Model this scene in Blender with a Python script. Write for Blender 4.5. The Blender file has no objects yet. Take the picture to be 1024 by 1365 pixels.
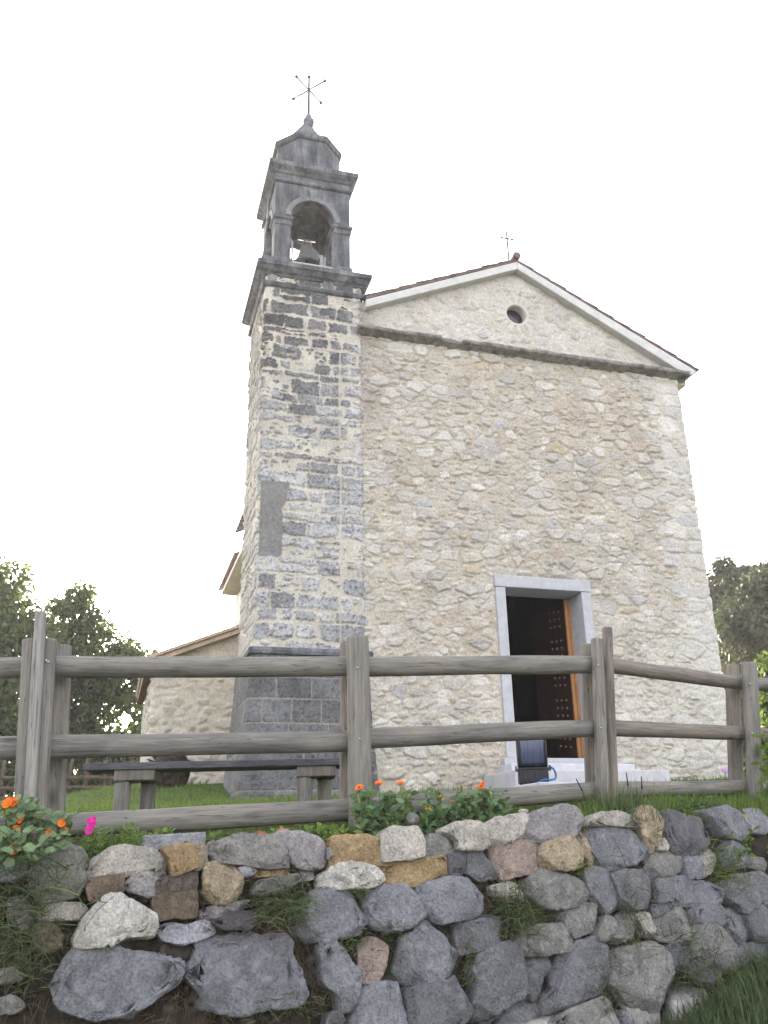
import bpy, math, random
import numpy as np
from mathutils import Vector, Matrix

S = bpy.context.scene
COL = S.collection
random.seed(7)
RNG = np.random.default_rng(7)
RAD = math.radians

# ------------------------------------------------------------------ camera
IW, IH = 1024.0, 1365.0
FPX, PITCH, ROLL, PHI = 1184.3, RAD(20.567), RAD(-1.243), RAD(16.842)
EYE = np.array([0.0, 0.0, 1.55])
_f = np.array([0, math.cos(PITCH), math.sin(PITCH)])
_u = np.array([0, -math.sin(PITCH), math.cos(PITCH)])
_r = np.array([1.0, 0, 0])
CR = math.cos(ROLL) * _r + math.sin(ROLL) * _u
CU = -math.sin(ROLL) * _r + math.cos(ROLL) * _u
CF = _f
cam = bpy.data.cameras.new('camera')
cam.sensor_fit = 'VERTICAL'
cam.sensor_height = 24.0
cam.lens = 24.0 * FPX / IH
cam.clip_end = 3000
camo = bpy.data.objects.new('camera', cam)
COL.objects.link(camo)
camo.matrix_world = Matrix(((CR[0], CU[0], -CF[0], EYE[0]), (CR[1], CU[1], -CF[1], EYE[1]),
                            (CR[2], CU[2], -CF[2], EYE[2]), (0, 0, 0, 1)))
S.camera = camo

# ------------------------------------------------------------------ sky, sun, exposure
SUN_EL, SUN_AZ = RAD(9.0), RAD(-17.0)          # behind the chapel, to the left
W = bpy.data.worlds.new('World')
S.world = W
W.use_nodes = True
nt = W.node_tree
nt.nodes.clear()
sky = nt.nodes.new('ShaderNodeTexSky')
sky.sky_type = 'NISHITA'
sky.sun_disc = False
sky.sun_elevation = SUN_EL
sky.sun_rotation = SUN_AZ
sky.air_density = 1.0
sky.dust_density = 3.0
sky.ozone_density = 1.0
hs = nt.nodes.new('ShaderNodeHueSaturation')
hs.inputs['Saturation'].default_value = 0.30
bg = nt.nodes.new('ShaderNodeBackground')
bg.inputs['Strength'].default_value = 0.15
wo = nt.nodes.new('ShaderNodeOutputWorld')
nt.links.new(sky.outputs[0], hs.inputs['Color'])
tint = nt.nodes.new('ShaderNodeMix'); tint.data_type = 'RGBA'; tint.blend_type = 'MULTIPLY'
tint.inputs[0].default_value = 1.0
tint.inputs[7].default_value = (1.06, 1.0, 1.03, 1)      # evening haze: a faintly rosy white sky
nt.links.new(hs.outputs[0], tint.inputs[6])
nt.links.new(tint.outputs[2], bg.inputs['Color'])
nt.links.new(bg.outputs[0], wo.inputs[0])
sl = bpy.data.lights.new('sun', 'SUN')
sl.energy = 2.0
sl.angle = RAD(3.0)
sl.color = (1.0, 0.86, 0.68)
so = bpy.data.objects.new('sun', sl)
COL.objects.link(so)
_sd = Vector((math.sin(SUN_AZ) * math.cos(SUN_EL), math.cos(SUN_AZ) * math.cos(SUN_EL), math.sin(SUN_EL)))
so.rotation_euler = _sd.to_track_quat('Z', 'Y').to_euler()
S.view_settings.view_transform = 'Standard'
S.view_settings.look = 'None'
S.view_settings.gamma = 1.0
S.view_settings.exposure = 3.1
S.cycles.max_bounces = 6
S.cycles.transparent_max_bounces = 8

# ------------------------------------------------------------------ picture <-> place helpers
def ray(x, y):
    return CF + CR * ((x - IW / 2) / FPX) + CU * ((IH / 2 - y) / FPX)

def at(x, y, Y):
    d = ray(x, y)
    return EYE + d * (Y / d[1])

UD = np.array([math.cos(PHI), math.sin(PHI), 0.0])
ND = np.array([-math.sin(PHI), math.cos(PHI), 0.0])
D = 10.709                                        # distance of the facade plane

def P(u, n, z):
    return np.array([UD[0] * u + ND[0] * n, UD[1] * u + ND[1] * n, z])

def PV(A):
    A = np.asarray(A, float)
    return np.stack([UD[0] * A[:, 0] + ND[0] * A[:, 1], UD[1] * A[:, 0] + ND[1] * A[:, 1], A[:, 2]], 1)

def smooth(a, b, x):
    t = np.clip((x - a) / (b - a), 0, 1)
    return t * t * (3 - 2 * t)

# ------------------------------------------------------------------ noise (numpy)
def hsh(ix, iy, iz, seed=0):
    with np.errstate(over='ignore'):
        h = (ix.astype(np.int64) * 374761393 + iy.astype(np.int64) * 668265263 + iz.astype(np.int64) * 2147483647 + seed * 144665) & 0xffffffff
        h = ((h ^ (h >> 13)) * 1274126177) & 0xffffffff
        h = ((h ^ (h >> 16)) * 2246822519) & 0xffffffff
        h = h ^ (h >> 15)
    return (h & 0xffffff) / float(0xffffff)

def vnoise(p, seed=0):
    i = np.floor(p).astype(np.int64)
    f = p - i
    f = f * f * f * (f * (f * 6 - 15) + 10)
    r = 0
    for dx in (0, 1):
        wx = f[:, 0] if dx else 1 - f[:, 0]
        for dy in (0, 1):
            wy = f[:, 1] if dy else 1 - f[:, 1]
            for dz in (0, 1):
                wz = f[:, 2] if dz else 1 - f[:, 2]
                r = r + wx * wy * wz * hsh(i[:, 0] + dx, i[:, 1] + dy, i[:, 2] + dz, seed)
    return r * 2 - 1

def fbm(p, octs=3, seed=0):
    r, a, t = 0, 1.0, 0.0
    q = np.array(p, float)
    for k in range(octs):
        r = r + a * vnoise(q, seed + k * 17)
        t += a
        a *= 0.5
        q = q * 2.03 + 11.3
    return r / t

def n2(s, z, f, octs=3, seed=0):
    return fbm(np.stack([s * f, z * f, np.full_like(s, 3.7 + seed)], 1), octs, seed)

def cells(s, z, cw, ch, seed, jx=0.8, jz=0.55, wr=0.10):
    """weighted cells in staggered rows: id hash, distance to the border (cell units), offset from the seed"""
    X, Z = s / cw, z / ch
    r0 = np.floor(Z).astype(np.int64)
    best = np.full(s.shape, 1e9)
    bx = np.zeros_like(s); bz = np.zeros_like(s)
    bi = np.zeros(s.shape, np.int64); bj = np.zeros(s.shape, np.int64)
    cand = []
    for dr in (-1, 0, 1):
        row = r0 + dr
        off = 0.5 * (row % 2)
        c0 = np.floor(X - off).astype(np.int64)
        for dc in (-2, -1, 0, 1, 2):
            c = c0 + dc
            sx = c + off + 0.5 + jx * (hsh(c, row, row * 0, seed) - 0.5)
            sz = row + 0.5 + jz * (hsh(c, row, row * 0 + 1, seed) - 0.5)
            w = wr * hsh(c, row, row * 0 + 2, seed)
            d = (X - sx) ** 2 + (Z - sz) ** 2 - w
            cand.append((sx, sz, d))
            m = d < best
            best = np.where(m, d, best)
            bx = np.where(m, sx, bx); bz = np.where(m, sz, bz)
            bi = np.where(m, c, bi); bj = np.where(m, row, bj)
    e = np.full(s.shape, 1e9)
    for sx, sz, d in cand:
        L = np.hypot(sx - bx, sz - bz)
        ok = L > 1e-6
        e = np.where(ok, np.minimum(e, (d - best) / (2 * np.where(ok, L, 1))), e)
    H = [hsh(bi, bj, bi * 0 + 5 + k, seed) for k in range(6)]
    return H, e, X - bx, Z - bz

def mix(a, b, t):
    return a + (b - a) * t[:, None]

def colr(h, pal, cum):
    """choose palette colours by hash"""
    idx = np.searchsorted(np.array(cum), h)
    return np.array(pal)[np.clip(idx, 0, len(pal) - 1)]

# ------------------------------------------------------------------ mesh helpers
def props(o, label=None, cat=None, group=None, kind=None):
    if label: o['label'] = label
    if cat: o['category'] = cat
    if group: o['group'] = group
    if kind: o['kind'] = kind
    return o

def thing(name, label, cat, loc, group=None):
    o = bpy.data.objects.new(name, None)
    o.empty_display_size = 0.2
    COL.objects.link(o)
    o.location = Vector([float(c) for c in loc])
    props(o, label, cat, group)
    return o

def root_loc(o):
    while o.parent is not None:
        o = o.parent
    return o

ROOTS = {}
def origin_of(parent):
    r = root_loc(parent)
    return np.array(r.location)

def mesh_from(V, F, name, smoothf=True, col=None):
    V = np.asarray(V, np.float32)
    me = bpy.data.meshes.new(name)
    if isinstance(F, np.ndarray):
        n, k = F.shape
        me.vertices.add(len(V)); me.vertices.foreach_set('co', V.ravel())
        me.loops.add(n * k); me.loops.foreach_set('vertex_index', F.astype(np.int32).ravel())
        me.polygons.add(n)
        me.polygons.foreach_set('loop_start', np.arange(0, n * k, k, dtype=np.int32))
        me.update(calc_edges=True)
    else:
        me.from_pydata([tuple(map(float, v)) for v in V], [], [tuple(map(int, f)) for f in F])
        me.update()
    if smoothf:
        me.polygons.foreach_set('use_smooth', np.ones(len(me.polygons), bool))
    if col is not None:
        a = me.color_attributes.new('Col', 'FLOAT_COLOR', 'POINT')
        c = np.ones((len(V), 4), np.float32)
        c[:, :3] = col
        a.data.foreach_set('color', c.ravel())
    return me

def obj(name, V, F, mat, parent=None, smoothf=False, col=None, label=None):
    """one mesh object; V in world coordinates"""
    V = np.asarray(V, float)
    if parent is not None:
        V = V - origin_of(parent)
        loc = None
    else:
        loc = np.array([V[:, 0].mean(), V[:, 1].mean(), V[:, 2].min()])
        V = V - loc
    me = mesh_from(V, F, name, smoothf, col)
    me.materials.append(mat)
    o = bpy.data.objects.new(name, me)
    COL.objects.link(o)
    if parent is not None:
        o.parent = parent
    else:
        o.location = Vector([float(c) for c in loc])
    if label: o['label'] = label
    return o

class MB:
    def __init__(self):
        self.V, self.F, self.C = [], [], []
        self.n = 0
    def add(self, V, F, col=None):
        V = np.asarray(V, float)
        self.V.append(V)
        self.F.extend([tuple(int(i) + self.n for i in f) for f in F])
        if col is not None:
            self.C.append(np.broadcast_to(np.asarray(col, float), (len(V), 3)))
        self.n += len(V)
        return self
    def box(self, lo, hi, M=None, col=None):
        x0, y0, z0 = lo; x1, y1, z1 = hi
        V = np.array([(x0, y0, z0), (x1, y0, z0), (x1, y1, z0), (x0, y1, z0), (x0, y0, z1), (x1, y0, z1), (x1, y1, z1), (x0, y1, z1)], float)
        if M is not None: V = M(V)
        return self.add(V, [(3, 2, 1, 0), (4, 5, 6, 7), (0, 1, 5, 4), (1, 2, 6, 5), (2, 3, 7, 6), (3, 0, 4, 7)], col)
    def tube(self, pts, rads, k=8, caps=True, col=None):
        pts = [np.array(p, float) for p in pts]
        V, F = [], []
        prev = None
        for i, p in enumerate(pts):
            t = pts[min(i + 1, len(pts) - 1)] - pts[max(i - 1, 0)]
            t = t / (np.linalg.norm(t) + 1e-9)
            if prev is None:
                a = np.cross(t, [0, 0, 1.0])
                if np.linalg.norm(a) < 1e-3: a = np.cross(t, [1.0, 0, 0])
            else:
                a = prev - t * (prev @ t)
            a = a / np.linalg.norm(a); prev = a
            b = np.cross(t, a)
            r = rads[i] if hasattr(rads, '__len__') else rads
            for j in range(k):
                th = 2 * math.pi * j / k
                V.append(p + r * (math.cos(th) * a + math.sin(th) * b))
        for i in range(len(pts) - 1):
            for j in range(k):
                F.append((i * k + j, i * k + (j + 1) % k, (i + 1) * k + (j + 1) % k, (i + 1) * k + j))
        if caps:
            F.append(tuple(range(k - 1, -1, -1)))
            F.append(tuple((len(pts) - 1) * k + j for j in range(k)))
        return self.add(V, F, col)
    def sphere(self, c, r, k=10, m=6, sc=(1, 1, 1), col=None):
        V = [np.array(c) + np.array([0, 0, r * sc[2]])]
        for i in range(1, m):
            a = math.pi * i / m
            for j in range(k):
                b = 2 * math.pi * j / k
                V.append(np.array(c) + r * np.array([sc[0] * math.sin(a) * math.cos(b), sc[1] * math.sin(a) * math.sin(b), sc[2] * math.cos(a)]))
        V.append(np.array(c) - np.array([0, 0, r * sc[2]]))
        F = [(0, 1 + j, 1 + (j + 1) % k) for j in range(k)]
        for i in range(m - 2):
            for j in range(k):
                F.append((1 + i * k + j, 1 + (i + 1) * k + j, 1 + (i + 1) * k + (j + 1) % k, 1 + i * k + (j + 1) % k))
        L = len(V) - 1
        F += [(L, 1 + (m - 2) * k + (j + 1) % k, 1 + (m - 2) * k + j) for j in range(k)]
        return self.add(V, F, col)
    def obj(self, name, mat, parent=None, smoothf=False, label=None):
        return obj(name, np.concatenate(self.V), self.F, mat, parent, smoothf, np.concatenate(self.C) if self.C else None, label)

def bevel(o, w=0.01, seg=2):
    m = o.modifiers.new('bevel', 'BEVEL')
    m.width = w; m.segments = seg; m.limit_method = 'ANGLE'; m.angle_limit = RAD(40)
    return o

# ------------------------------------------------------------------ materials
def newmat(name):
    m = bpy.data.materials.new(name)
    m.use_nodes = True
    t = m.node_tree
    b = t.nodes['Principled BSDF']
    return m, t, b

def N(t, typ, **kw):
    n = t.nodes.new(typ)
    for k, v in kw.items():
        setattr(n, k, v)
    return n

def ramp(t, fac, stops):
    r = N(t, 'ShaderNodeValToRGB')
    els = r.color_ramp.elements
    while len(els) < len(stops): els.new(0.5)
    for e, (p, c) in zip(els, stops):
        e.position = p
        e.color = (c[0], c[1], c[2], 1) if hasattr(c, '__len__') else (c, c, c, 1)
    t.links.new(fac, r.inputs[0])
    return r.outputs[0]

def noise_tex(t, scale, detail=6, rough=0.6, vec=None, dist=0.0):
    n = N(t, 'ShaderNodeTexNoise')
    n.inputs['Scale'].default_value = scale
    n.inputs['Detail'].default_value = detail
    n.inputs['Roughness'].default_value = rough
    n.inputs['Distortion'].default_value = dist
    if vec is not None: t.links.new(vec, n.inputs['Vector'])
    return n

def coords(t, kind='Object', scale=None):
    tc = N(t, 'ShaderNodeTexCoord')
    v = tc.outputs[kind]
    if scale is not None:
        mp = N(t, 'ShaderNodeMapping')
        mp.inputs['Scale'].default_value = scale
        t.links.new(v, mp.inputs['Vector'])
        v = mp.outputs[0]
    return v

def mul(t, a, b, f=1.0, mode='MULTIPLY'):
    m = N(t, 'ShaderNodeMix', data_type='RGBA', blend_type=mode)
    m.inputs[0].default_value = f
    t.links.new(a, m.inputs[6])
    if hasattr(b, 'links'): t.links.new(b, m.inputs[7])
    else: m.inputs[7].default_value = (b[0], b[1], b[2], 1)
    return m.outputs[2]

def mixf(t, fac, a, b):
    m = N(t, 'ShaderNodeMix', data_type='RGBA')
    t.links.new(fac, m.inputs[0])
    for s, v in ((6, a), (7, b)):
        if hasattr(v, 'links'): t.links.new(v, m.inputs[s])
        else: m.inputs[s].default_value = (v[0], v[1], v[2], 1)
    return m.outputs[2]

def bump(t, b, h, strength=0.4, dist=0.02):
    bn = N(t, 'ShaderNodeBump')
    bn.inputs['Strength'].default_value = strength
    bn.inputs['Distance'].default_value = dist
    t.links.new(h, bn.inputs['Height'])
    t.links.new(bn.outputs[0], b.inputs['Normal'])

def mat_masonry():
    m, t, b = newmat('rubble_masonry')
    a = N(t, 'ShaderNodeVertexColor', layer_name='Col')
    v = coords(t)
    n1 = noise_tex(t, 34, 5, 0.7, v)
    n3 = noise_tex(t, 2.2, 4, 0.6, v)
    c = mul(t, a.outputs[0], ramp(t, n1.outputs[0], [(0.3, 0.68), (0.7, 1.22)]))
    c = mul(t, c, ramp(t, n3.outputs[0], [(0.3, (0.86, 0.85, 0.83)), (0.7, (1.1, 1.1, 1.1))]))
    t.links.new(c, b.inputs['Base Color'])
    b.inputs['Roughness'].default_value = 0.95
    b.inputs['Specular IOR Level'].default_value = 0.15
    n2_ = noise_tex(t, 60, 6, 0.75, v)
    bump(t, b, n2_.outputs[0], 0.55, 0.012)
    return m

def mat_stone(name='weathered_limestone', scale=1.0):
    """per-object colour, mottled with lichen and pits"""
    m, t, b = newmat(name)
    oi = N(t, 'ShaderNodeObjectInfo')
    tc = N(t, 'ShaderNodeTexCoord')
    va = N(t, 'ShaderNodeVectorMath', operation='ADD')
    sc = N(t, 'ShaderNodeVectorMath', operation='SCALE')
    sc.inputs[0].default_value = (13.1, 7.7, 9.3)
    t.links.new(oi.outputs['Random'], sc.inputs['Scale'])
    t.links.new(tc.outputs['Object'], va.inputs[0]); t.links.new(sc.outputs[0], va.inputs[1])
    v = va.outputs[0]
    big = noise_tex(t, 6 * scale, 5, 0.65, v, 0.4)
    fine = noise_tex(t, 70 * scale, 5, 0.75, v)
    mid = noise_tex(t, 19 * scale, 6, 0.7, v, 0.2)
    c = mul(t, oi.outputs['Color'], ramp(t, big.outputs[0], [(0.25, (0.58, 0.58, 0.56)), (0.5, (0.95, 0.95, 0.96)), (0.72, (1.28, 1.27, 1.24))]))
    c = mul(t, c, ramp(t, fine.outputs[0], [(0.28, 0.45), (0.5, 1.0), (0.74, 1.5)]))
    lich = ramp(t, mid.outputs[0], [(0.53, 0.0), (0.64, 0.7)])
    c = mixf(t, lich, c, mul(t, oi.outputs['Color'], (1.55, 1.55, 1.5)))
    mid2 = noise_tex(t, 13 * scale, 5, 0.7, va.outputs[0], 0.6)
    dk = ramp(t, mid2.outputs[0], [(0.30, 0.7), (0.40, 0.0)])
    c = mixf(t, dk, c, mul(t, oi.outputs['Color'], (0.42, 0.42, 0.40)))
    t.links.new(c, b.inputs['Base Color'])
    b.inputs['Roughness'].default_value = 0.9
    b.inputs['Specular IOR Level'].default_value = 0.2
    ad = N(t, 'ShaderNodeMath', operation='ADD')
    t.links.new(mid.outputs[0], ad.inputs[0]); t.links.new(fine.outputs[0], ad.inputs[1])
    bump(t, b, ad.outputs[0], 0.9, 0.028)
    return m

def mat_carved():
    m, t, b = newmat('carved_grey_stone')
    v = coords(t)
    vs = coords(t, 'Object', (9, 9, 1.6))
    n1 = noise_tex(t, 3.5, 6, 0.65, v, 0.3)
    n2_ = noise_tex(t, 1.0, 5, 0.7, vs)
    n3 = noise_tex(t, 55, 4, 0.7, v)
    c = ramp(t, n1.outputs[0], [(0.28, (0.062, 0.067, 0.075)), (0.5, (0.112, 0.12, 0.132)), (0.72, (0.20, 0.21, 0.225))])
    c = mul(t, c, ramp(t, n2_.outputs[0], [(0.35, (0.5, 0.5, 0.51)), (0.62, (1.35, 1.35, 1.34))]))
    c = mul(t, c, ramp(t, n3.outputs[0], [(0.3, 0.75), (0.7, 1.2)]))
    t.links.new(c, b.inputs['Base Color'])
    b.inputs['Roughness'].default_value = 0.9
    b.inputs['Specular IOR Level'].default_value = 0.2
    bump(t, b, n3.outputs[0], 0.5, 0.012)
    return m

def mat_plain(name, col, var=0.18, scale=8, rough=0.9, bmp=0.3, dist=0.01, spec=0.25, metallic=0.0, col2=None):
    m, t, b = newmat(name)
    v = coords(t)
    n1 = noise_tex(t, scale, 6, 0.65, v)
    n2_ = noise_tex(t, scale * 9, 4, 0.7, v)
    lo = [c * (1 - var) for c in col]
    hi = [min(c * (1 + var), 1) for c in (col2 or col)]
    c = ramp(t, n1.outputs[0], [(0.3, lo), (0.7, hi)])
    c = mul(t, c, ramp(t, n2_.outputs[0], [(0.3, 1 - var * 0.8), (0.7, 1 + var * 0.6)]))
    t.links.new(c, b.inputs['Base Color'])
    b.inputs['Roughness'].default_value = rough
    b.inputs['Metallic'].default_value = metallic
    b.inputs['Specular IOR Level'].default_value = spec
    if bmp: bump(t, b, n2_.outputs[0], bmp, dist)
    return m

def mat_wood(name, dark, light, ax=2, rough=0.85, knots=True):
    """weathered timber, grain along the object's own Z axis"""
    m, t, b = newmat(name)
    oi = N(t, 'ShaderNodeObjectInfo')
    tc = N(t, 'ShaderNodeTexCoord')
    cb = N(t, 'ShaderNodeCombineXYZ')
    k = N(t, 'ShaderNodeMath', operation='MULTIPLY'); k.inputs[1].default_value = 37.0
    t.links.new(oi.outputs['Random'], k.inputs[0]); t.links.new(k.outputs[0], cb.inputs[ax])
    va = N(t, 'ShaderNodeVectorMath', operation='ADD')
    t.links.new(tc.outputs['Object'], va.inputs[0]); t.links.new(cb.outputs[0], va.inputs[1])
    def mp(s):
        q = N(t, 'ShaderNodeMapping'); q.inputs['Scale'].default_value = s
        t.links.new(va.outputs[0], q.inputs['Vector']); return q.outputs[0]
    sc = [1.0, 1.0, 1.0]; sc[ax] = 0.045
    g1 = noise_tex(t, 60, 5, 0.65, mp(sc), 0.3)
    g2 = noise_tex(t, 190, 3, 0.6, mp(sc))
    sc3 = [1.0, 1.0, 1.0]; sc3[ax] = 0.25
    g3 = noise_tex(t, 9, 4, 0.6, mp(sc3))
    c = ramp(t, g1.outputs[0], [(0.28, dark), (0.52, [(a + b_) / 2 for a, b_ in zip(dark, light)]), (0.75, light)])
    c = mul(t, c, ramp(t, g2.outputs[0], [(0.3, 0.82), (0.7, 1.14)]))
    c = mul(t, c, ramp(t, g3.outputs[0], [(0.3, (0.66, 0.66, 0.68)), (0.5, (1, 1, 1)), (0.7, (1.2, 1.17, 1.1))]))
    if knots:
        sk = [6.0, 6.0, 6.0]; sk[ax] = 2.2
        vo = N(t, 'ShaderNodeTexVoronoi'); vo.inputs['Scale'].default_value = 1.0
        t.links.new(mp(sk), vo.inputs['Vector'])
        kn = ramp(t, vo.outputs['Distance'], [(0.07, 0.85), (0.2, 0.0)])
        c = mixf(t, kn, c, [x * 0.45 for x in dark])
        # drying cracks
        w = N(t, 'ShaderNodeTexNoise'); w.inputs['Scale'].default_value = 26; w.inputs['Detail'].default_value = 2
        s4 = [1.0, 1.0, 1.0]; s4[ax] = 0.03
        t.links.new(mp(s4), w.inputs['Vector'])
        ck = ramp(t, w.outputs[0], [(0.492, 0.0), (0.5, 0.8), (0.508, 0.0)])
        c = mixf(t, ck, c, [x * 0.3 for x in dark])
    t.links.new(c, b.inputs['Base Color'])
    b.inputs['Roughness'].default_value = rough
    b.inputs['Specular IOR Level'].default_value = 0.2
    bump(t, b, g1.outputs[0], 0.5, 0.006)
    return m

def mat_leaf(name, c1, c2, trans=0.35, attr=True):
    m, t, b = newmat(name)
    v = coords(t)
    n1 = noise_tex(t, 3.0, 3, 0.6, v)
    if attr:
        a = N(t, 'ShaderNodeVertexColor', layer_name='Col')
        c = mul(t, ramp(t, n1.outputs[0], [(0.3, c1), (0.7, c2)]), a.outputs[0])
    else:
        c = ramp(t, n1.outputs[0], [(0.3, c1), (0.7, c2)])
    t.links.new(c, b.inputs['Base Color'])
    b.inputs['Roughness'].default_value = 0.6
    b.inputs['Specular IOR Level'].default_value = 0.25
    tr = N(t, 'ShaderNodeBsdfTranslucent')
    t.links.new(mul(t, c, (1.25, 1.3, 0.7)), tr.inputs['Color'])
    mx = N(t, 'ShaderNodeMixShader'); mx.inputs[0].default_value = trans
    t.links.new(b.outputs[0], mx.inputs[1]); t.links.new(tr.outputs[0], mx.inputs[2])
    t.links.new(mx.outputs[0], t.nodes['Material Output'].inputs['Surface'])
    return m

M_MAS = mat_masonry()
M_STONE = mat_stone()
M_CARV = mat_carved()
M_CARV2 = mat_plain('paler_carved_stone', (0.175, 0.182, 0.192), 0.35, 9, 0.9, 0.4, 0.008)
M_WOOD = mat_wood('weathered_fence_wood', (0.118, 0.112, 0.101), (0.245, 0.233, 0.208))
M_WOOD_PALE = mat_wood('pale_batten_wood', (0.17, 0.165, 0.155), (0.32, 0.31, 0.29))
M_WOOD_RED = mat_wood('brown_fence_wood', (0.115, 0.102, 0.087), (0.24, 0.216, 0.186))
M_BENCH = mat_wood('dark_bench_plank', (0.045, 0.045, 0.052), (0.125, 0.125, 0.14), 0)
M_RUSTIC = mat_wood('brown_rustic_wood', (0.055, 0.043, 0.030), (0.15, 0.12, 0.085))
M_SOIL = mat_plain('dark_soil_and_roots', (0.026, 0.021, 0.016), 0.6, 22, 1.0, 1.0, 0.03, 0.05, col2=(0.05, 0.042, 0.03))
M_VERGE = mat_plain('white_verge_concrete', (0.52, 0.52, 0.50), 0.14, 5, 0.9, 0.4, 0.01)
M_FRAME = mat_plain('pale_door_stone', (0.40, 0.41, 0.43), 0.12, 12, 0.85, 0.4, 0.006)
M_STEP = mat_plain('white_step_slabs', (0.50, 0.50, 0.52), 0.14, 6, 0.85, 0.25, 0.005)
M_COURSE = mat_plain('rough_drip_stone', (0.15, 0.147, 0.138), 0.40, 7, 0.95, 0.8, 0.03, col2=(0.30, 0.285, 0.26))
M_TILE = mat_plain('terracotta_tiles', (0.105, 0.075, 0.066), 0.35, 5, 0.85, 0.4, 0.01, col2=(0.165, 0.12, 0.105))
M_TILE_PALE = mat_plain('pale_roof_tiles', (0.42, 0.33, 0.25), 0.2, 5, 0.85, 0.4, 0.01)
M_SOFFIT = mat_plain('cream_eave_plaster', (0.60, 0.52, 0.42), 0.1, 6, 0.9, 0.2, 0.006)
M_DARKIN = mat_plain('interior_shade_plaster', (0.035, 0.030, 0.032), 0.3, 2, 0.95, 0.2, 0.01)
M_IRON = mat_plain('grey_wrought_iron', (0.07, 0.07, 0.085), 0.3, 40, 0.6, 0.1, 0.002, metallic=0.4)
M_IRON_PALE = mat_plain('galvanised_iron', (0.40, 0.41, 0.43), 0.2, 40, 0.55, 0.1, 0.002, metallic=0.3)
M_BRONZE = mat_plain('weathered_bronze', (0.17, 0.18, 0.18), 0.3, 14, 0.55, 0.3, 0.004, metallic=0.4)
M_DOOR = mat_plain('orange_door_timber', (0.36, 0.175, 0.065), 0.2, 9, 0.5, 0.2, 0.004)
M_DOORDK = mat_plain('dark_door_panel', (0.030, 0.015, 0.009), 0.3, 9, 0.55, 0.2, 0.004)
M_STUD = mat_plain('pale_door_stud', (0.17, 0.12, 0.09), 0.1, 20, 0.5, 0)
M_BROWN = mat_plain('brown_eave_board', (0.16, 0.090, 0.055), 0.3, 6, 0.8, 0.2, 0.005)
M_GLASS, _t, _b = newmat('dark_window_glass')
_nv = noise_tex(_t, 9, 2, 0.5, coords(_t))
_t.links.new(ramp(_t, _nv.outputs[0], [(0.3, (0.02, 0.02, 0.026)), (0.7, (0.05, 0.045, 0.06))]), _b.inputs['Base Color'])
_b.inputs['Roughness'].default_value = 0.12
M_BLUE, _t, _b = newmat('dark_blue_shell')
_nv = noise_tex(_t, 1, 3, 0.5, coords(_t, 'Object', (70, 2, 2)))
_t.links.new(ramp(_t, _nv.outputs[0], [(0.3, (0.035, 0.043, 0.080)), (0.7, (0.075, 0.090, 0.150))]), _b.inputs['Base Color'])
_b.inputs['Roughness'].default_value = 0.32
M_BLACK = mat_plain('black_plastic', (0.022, 0.022, 0.025), 0.3, 30, 0.5, 0.15, 0.003)
M_HOSE = mat_plain('blue_hose', (0.035, 0.14, 0.30), 0.15, 30, 0.45, 0.05, 0.002)
M_BARK = mat_plain('grey_brown_bark', (0.07, 0.058, 0.045), 0.4, 9, 0.95, 0.9, 0.03)
M_STUMP = mat_plain('stump_bark', (0.065, 0.053, 0.043), 0.5, 8, 0.95, 1.0, 0.04)
M_LEAF_L = mat_leaf('oak_leaves', (0.068, 0.095, 0.040), (0.130, 0.162, 0.068), 0.5)
M_LEAF_R = mat_leaf('dull_olive_leaves', (0.038, 0.050, 0.030), (0.075, 0.088, 0.053), 0.2)
M_LEAF_Y = mat_leaf('yellow_green_leaves', (0.080, 0.130, 0.030), (0.14, 0.21, 0.05), 0.35)
M_HERB = mat_leaf('herb_leaves', (0.060, 0.105, 0.040), (0.115, 0.175, 0.065), 0.3)
M_HERB_BLUE = mat_leaf('blue_green_leaves', (0.090, 0.150, 0.072), (0.170, 0.245, 0.125), 0.25)
M_HERB_Y = mat_leaf('light_green_leaves', (0.090, 0.150, 0.035), (0.17, 0.26, 0.06), 0.3)
M_GRASS = mat_leaf('grass_blades', (0.085, 0.132, 0.032), (0.150, 0.210, 0.052), 0.3)
M_WEED = mat_leaf('wall_weeds', (0.055, 0.085, 0.040), (0.115, 0.150, 0.072), 0.3)
M_DRY = mat_leaf('dry_grass', (0.075, 0.058, 0.036), (0.16, 0.125, 0.08), 0.2)
M_ORANGE = mat_leaf('orange_petals', (0.75, 0.13, 0.012), (0.90, 0.26, 0.02), 0.3, False)
M_YELLOW = mat_leaf('yellow_petals', (0.75, 0.42, 0.02), (0.85, 0.55, 0.04), 0.3, False)
M_MAGENTA = mat_leaf('magenta_petals', (0.55, 0.012, 0.26), (0.70, 0.04, 0.42), 0.3, False)
M_LILAC = mat_leaf('lilac_petals', (0.45, 0.28, 0.50), (0.55, 0.38, 0.6), 0.3, False)
M_FCENTRE = mat_plain('flower_centre', (0.12, 0.05, 0.012), 0.2, 60, 0.9, 0)

def mat_ground():
    m, t, b = newmat('lawn_ground')
    v = coords(t)
    n1 = noise_tex(t, 0.7, 6, 0.65, v)
    n2_ = noise_tex(t, 14, 6, 0.7, v)
    a = N(t, 'ShaderNodeVertexColor', layer_name='Col')
    c = mul(t, a.outputs[0], ramp(t, n1.outputs[0], [(0.3, (0.62, 0.72, 0.65)), (0.6, (1.0, 1.05, 0.95)), (0.8, (1.4, 1.05, 1.4))]))
    c = mul(t, c, ramp(t, n2_.outputs[0], [(0.3, 0.5), (0.7, 1.3)]))
    t.links.new(c, b.inputs['Base Color'])
    b.inputs['Roughness'].default_value = 1.0
    b.inputs['Specular IOR Level'].default_value = 0.05
    bump(t, b, n2_.outputs[0], 1.0, 0.05)
    return m
M_GROUND = mat_ground()

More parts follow.
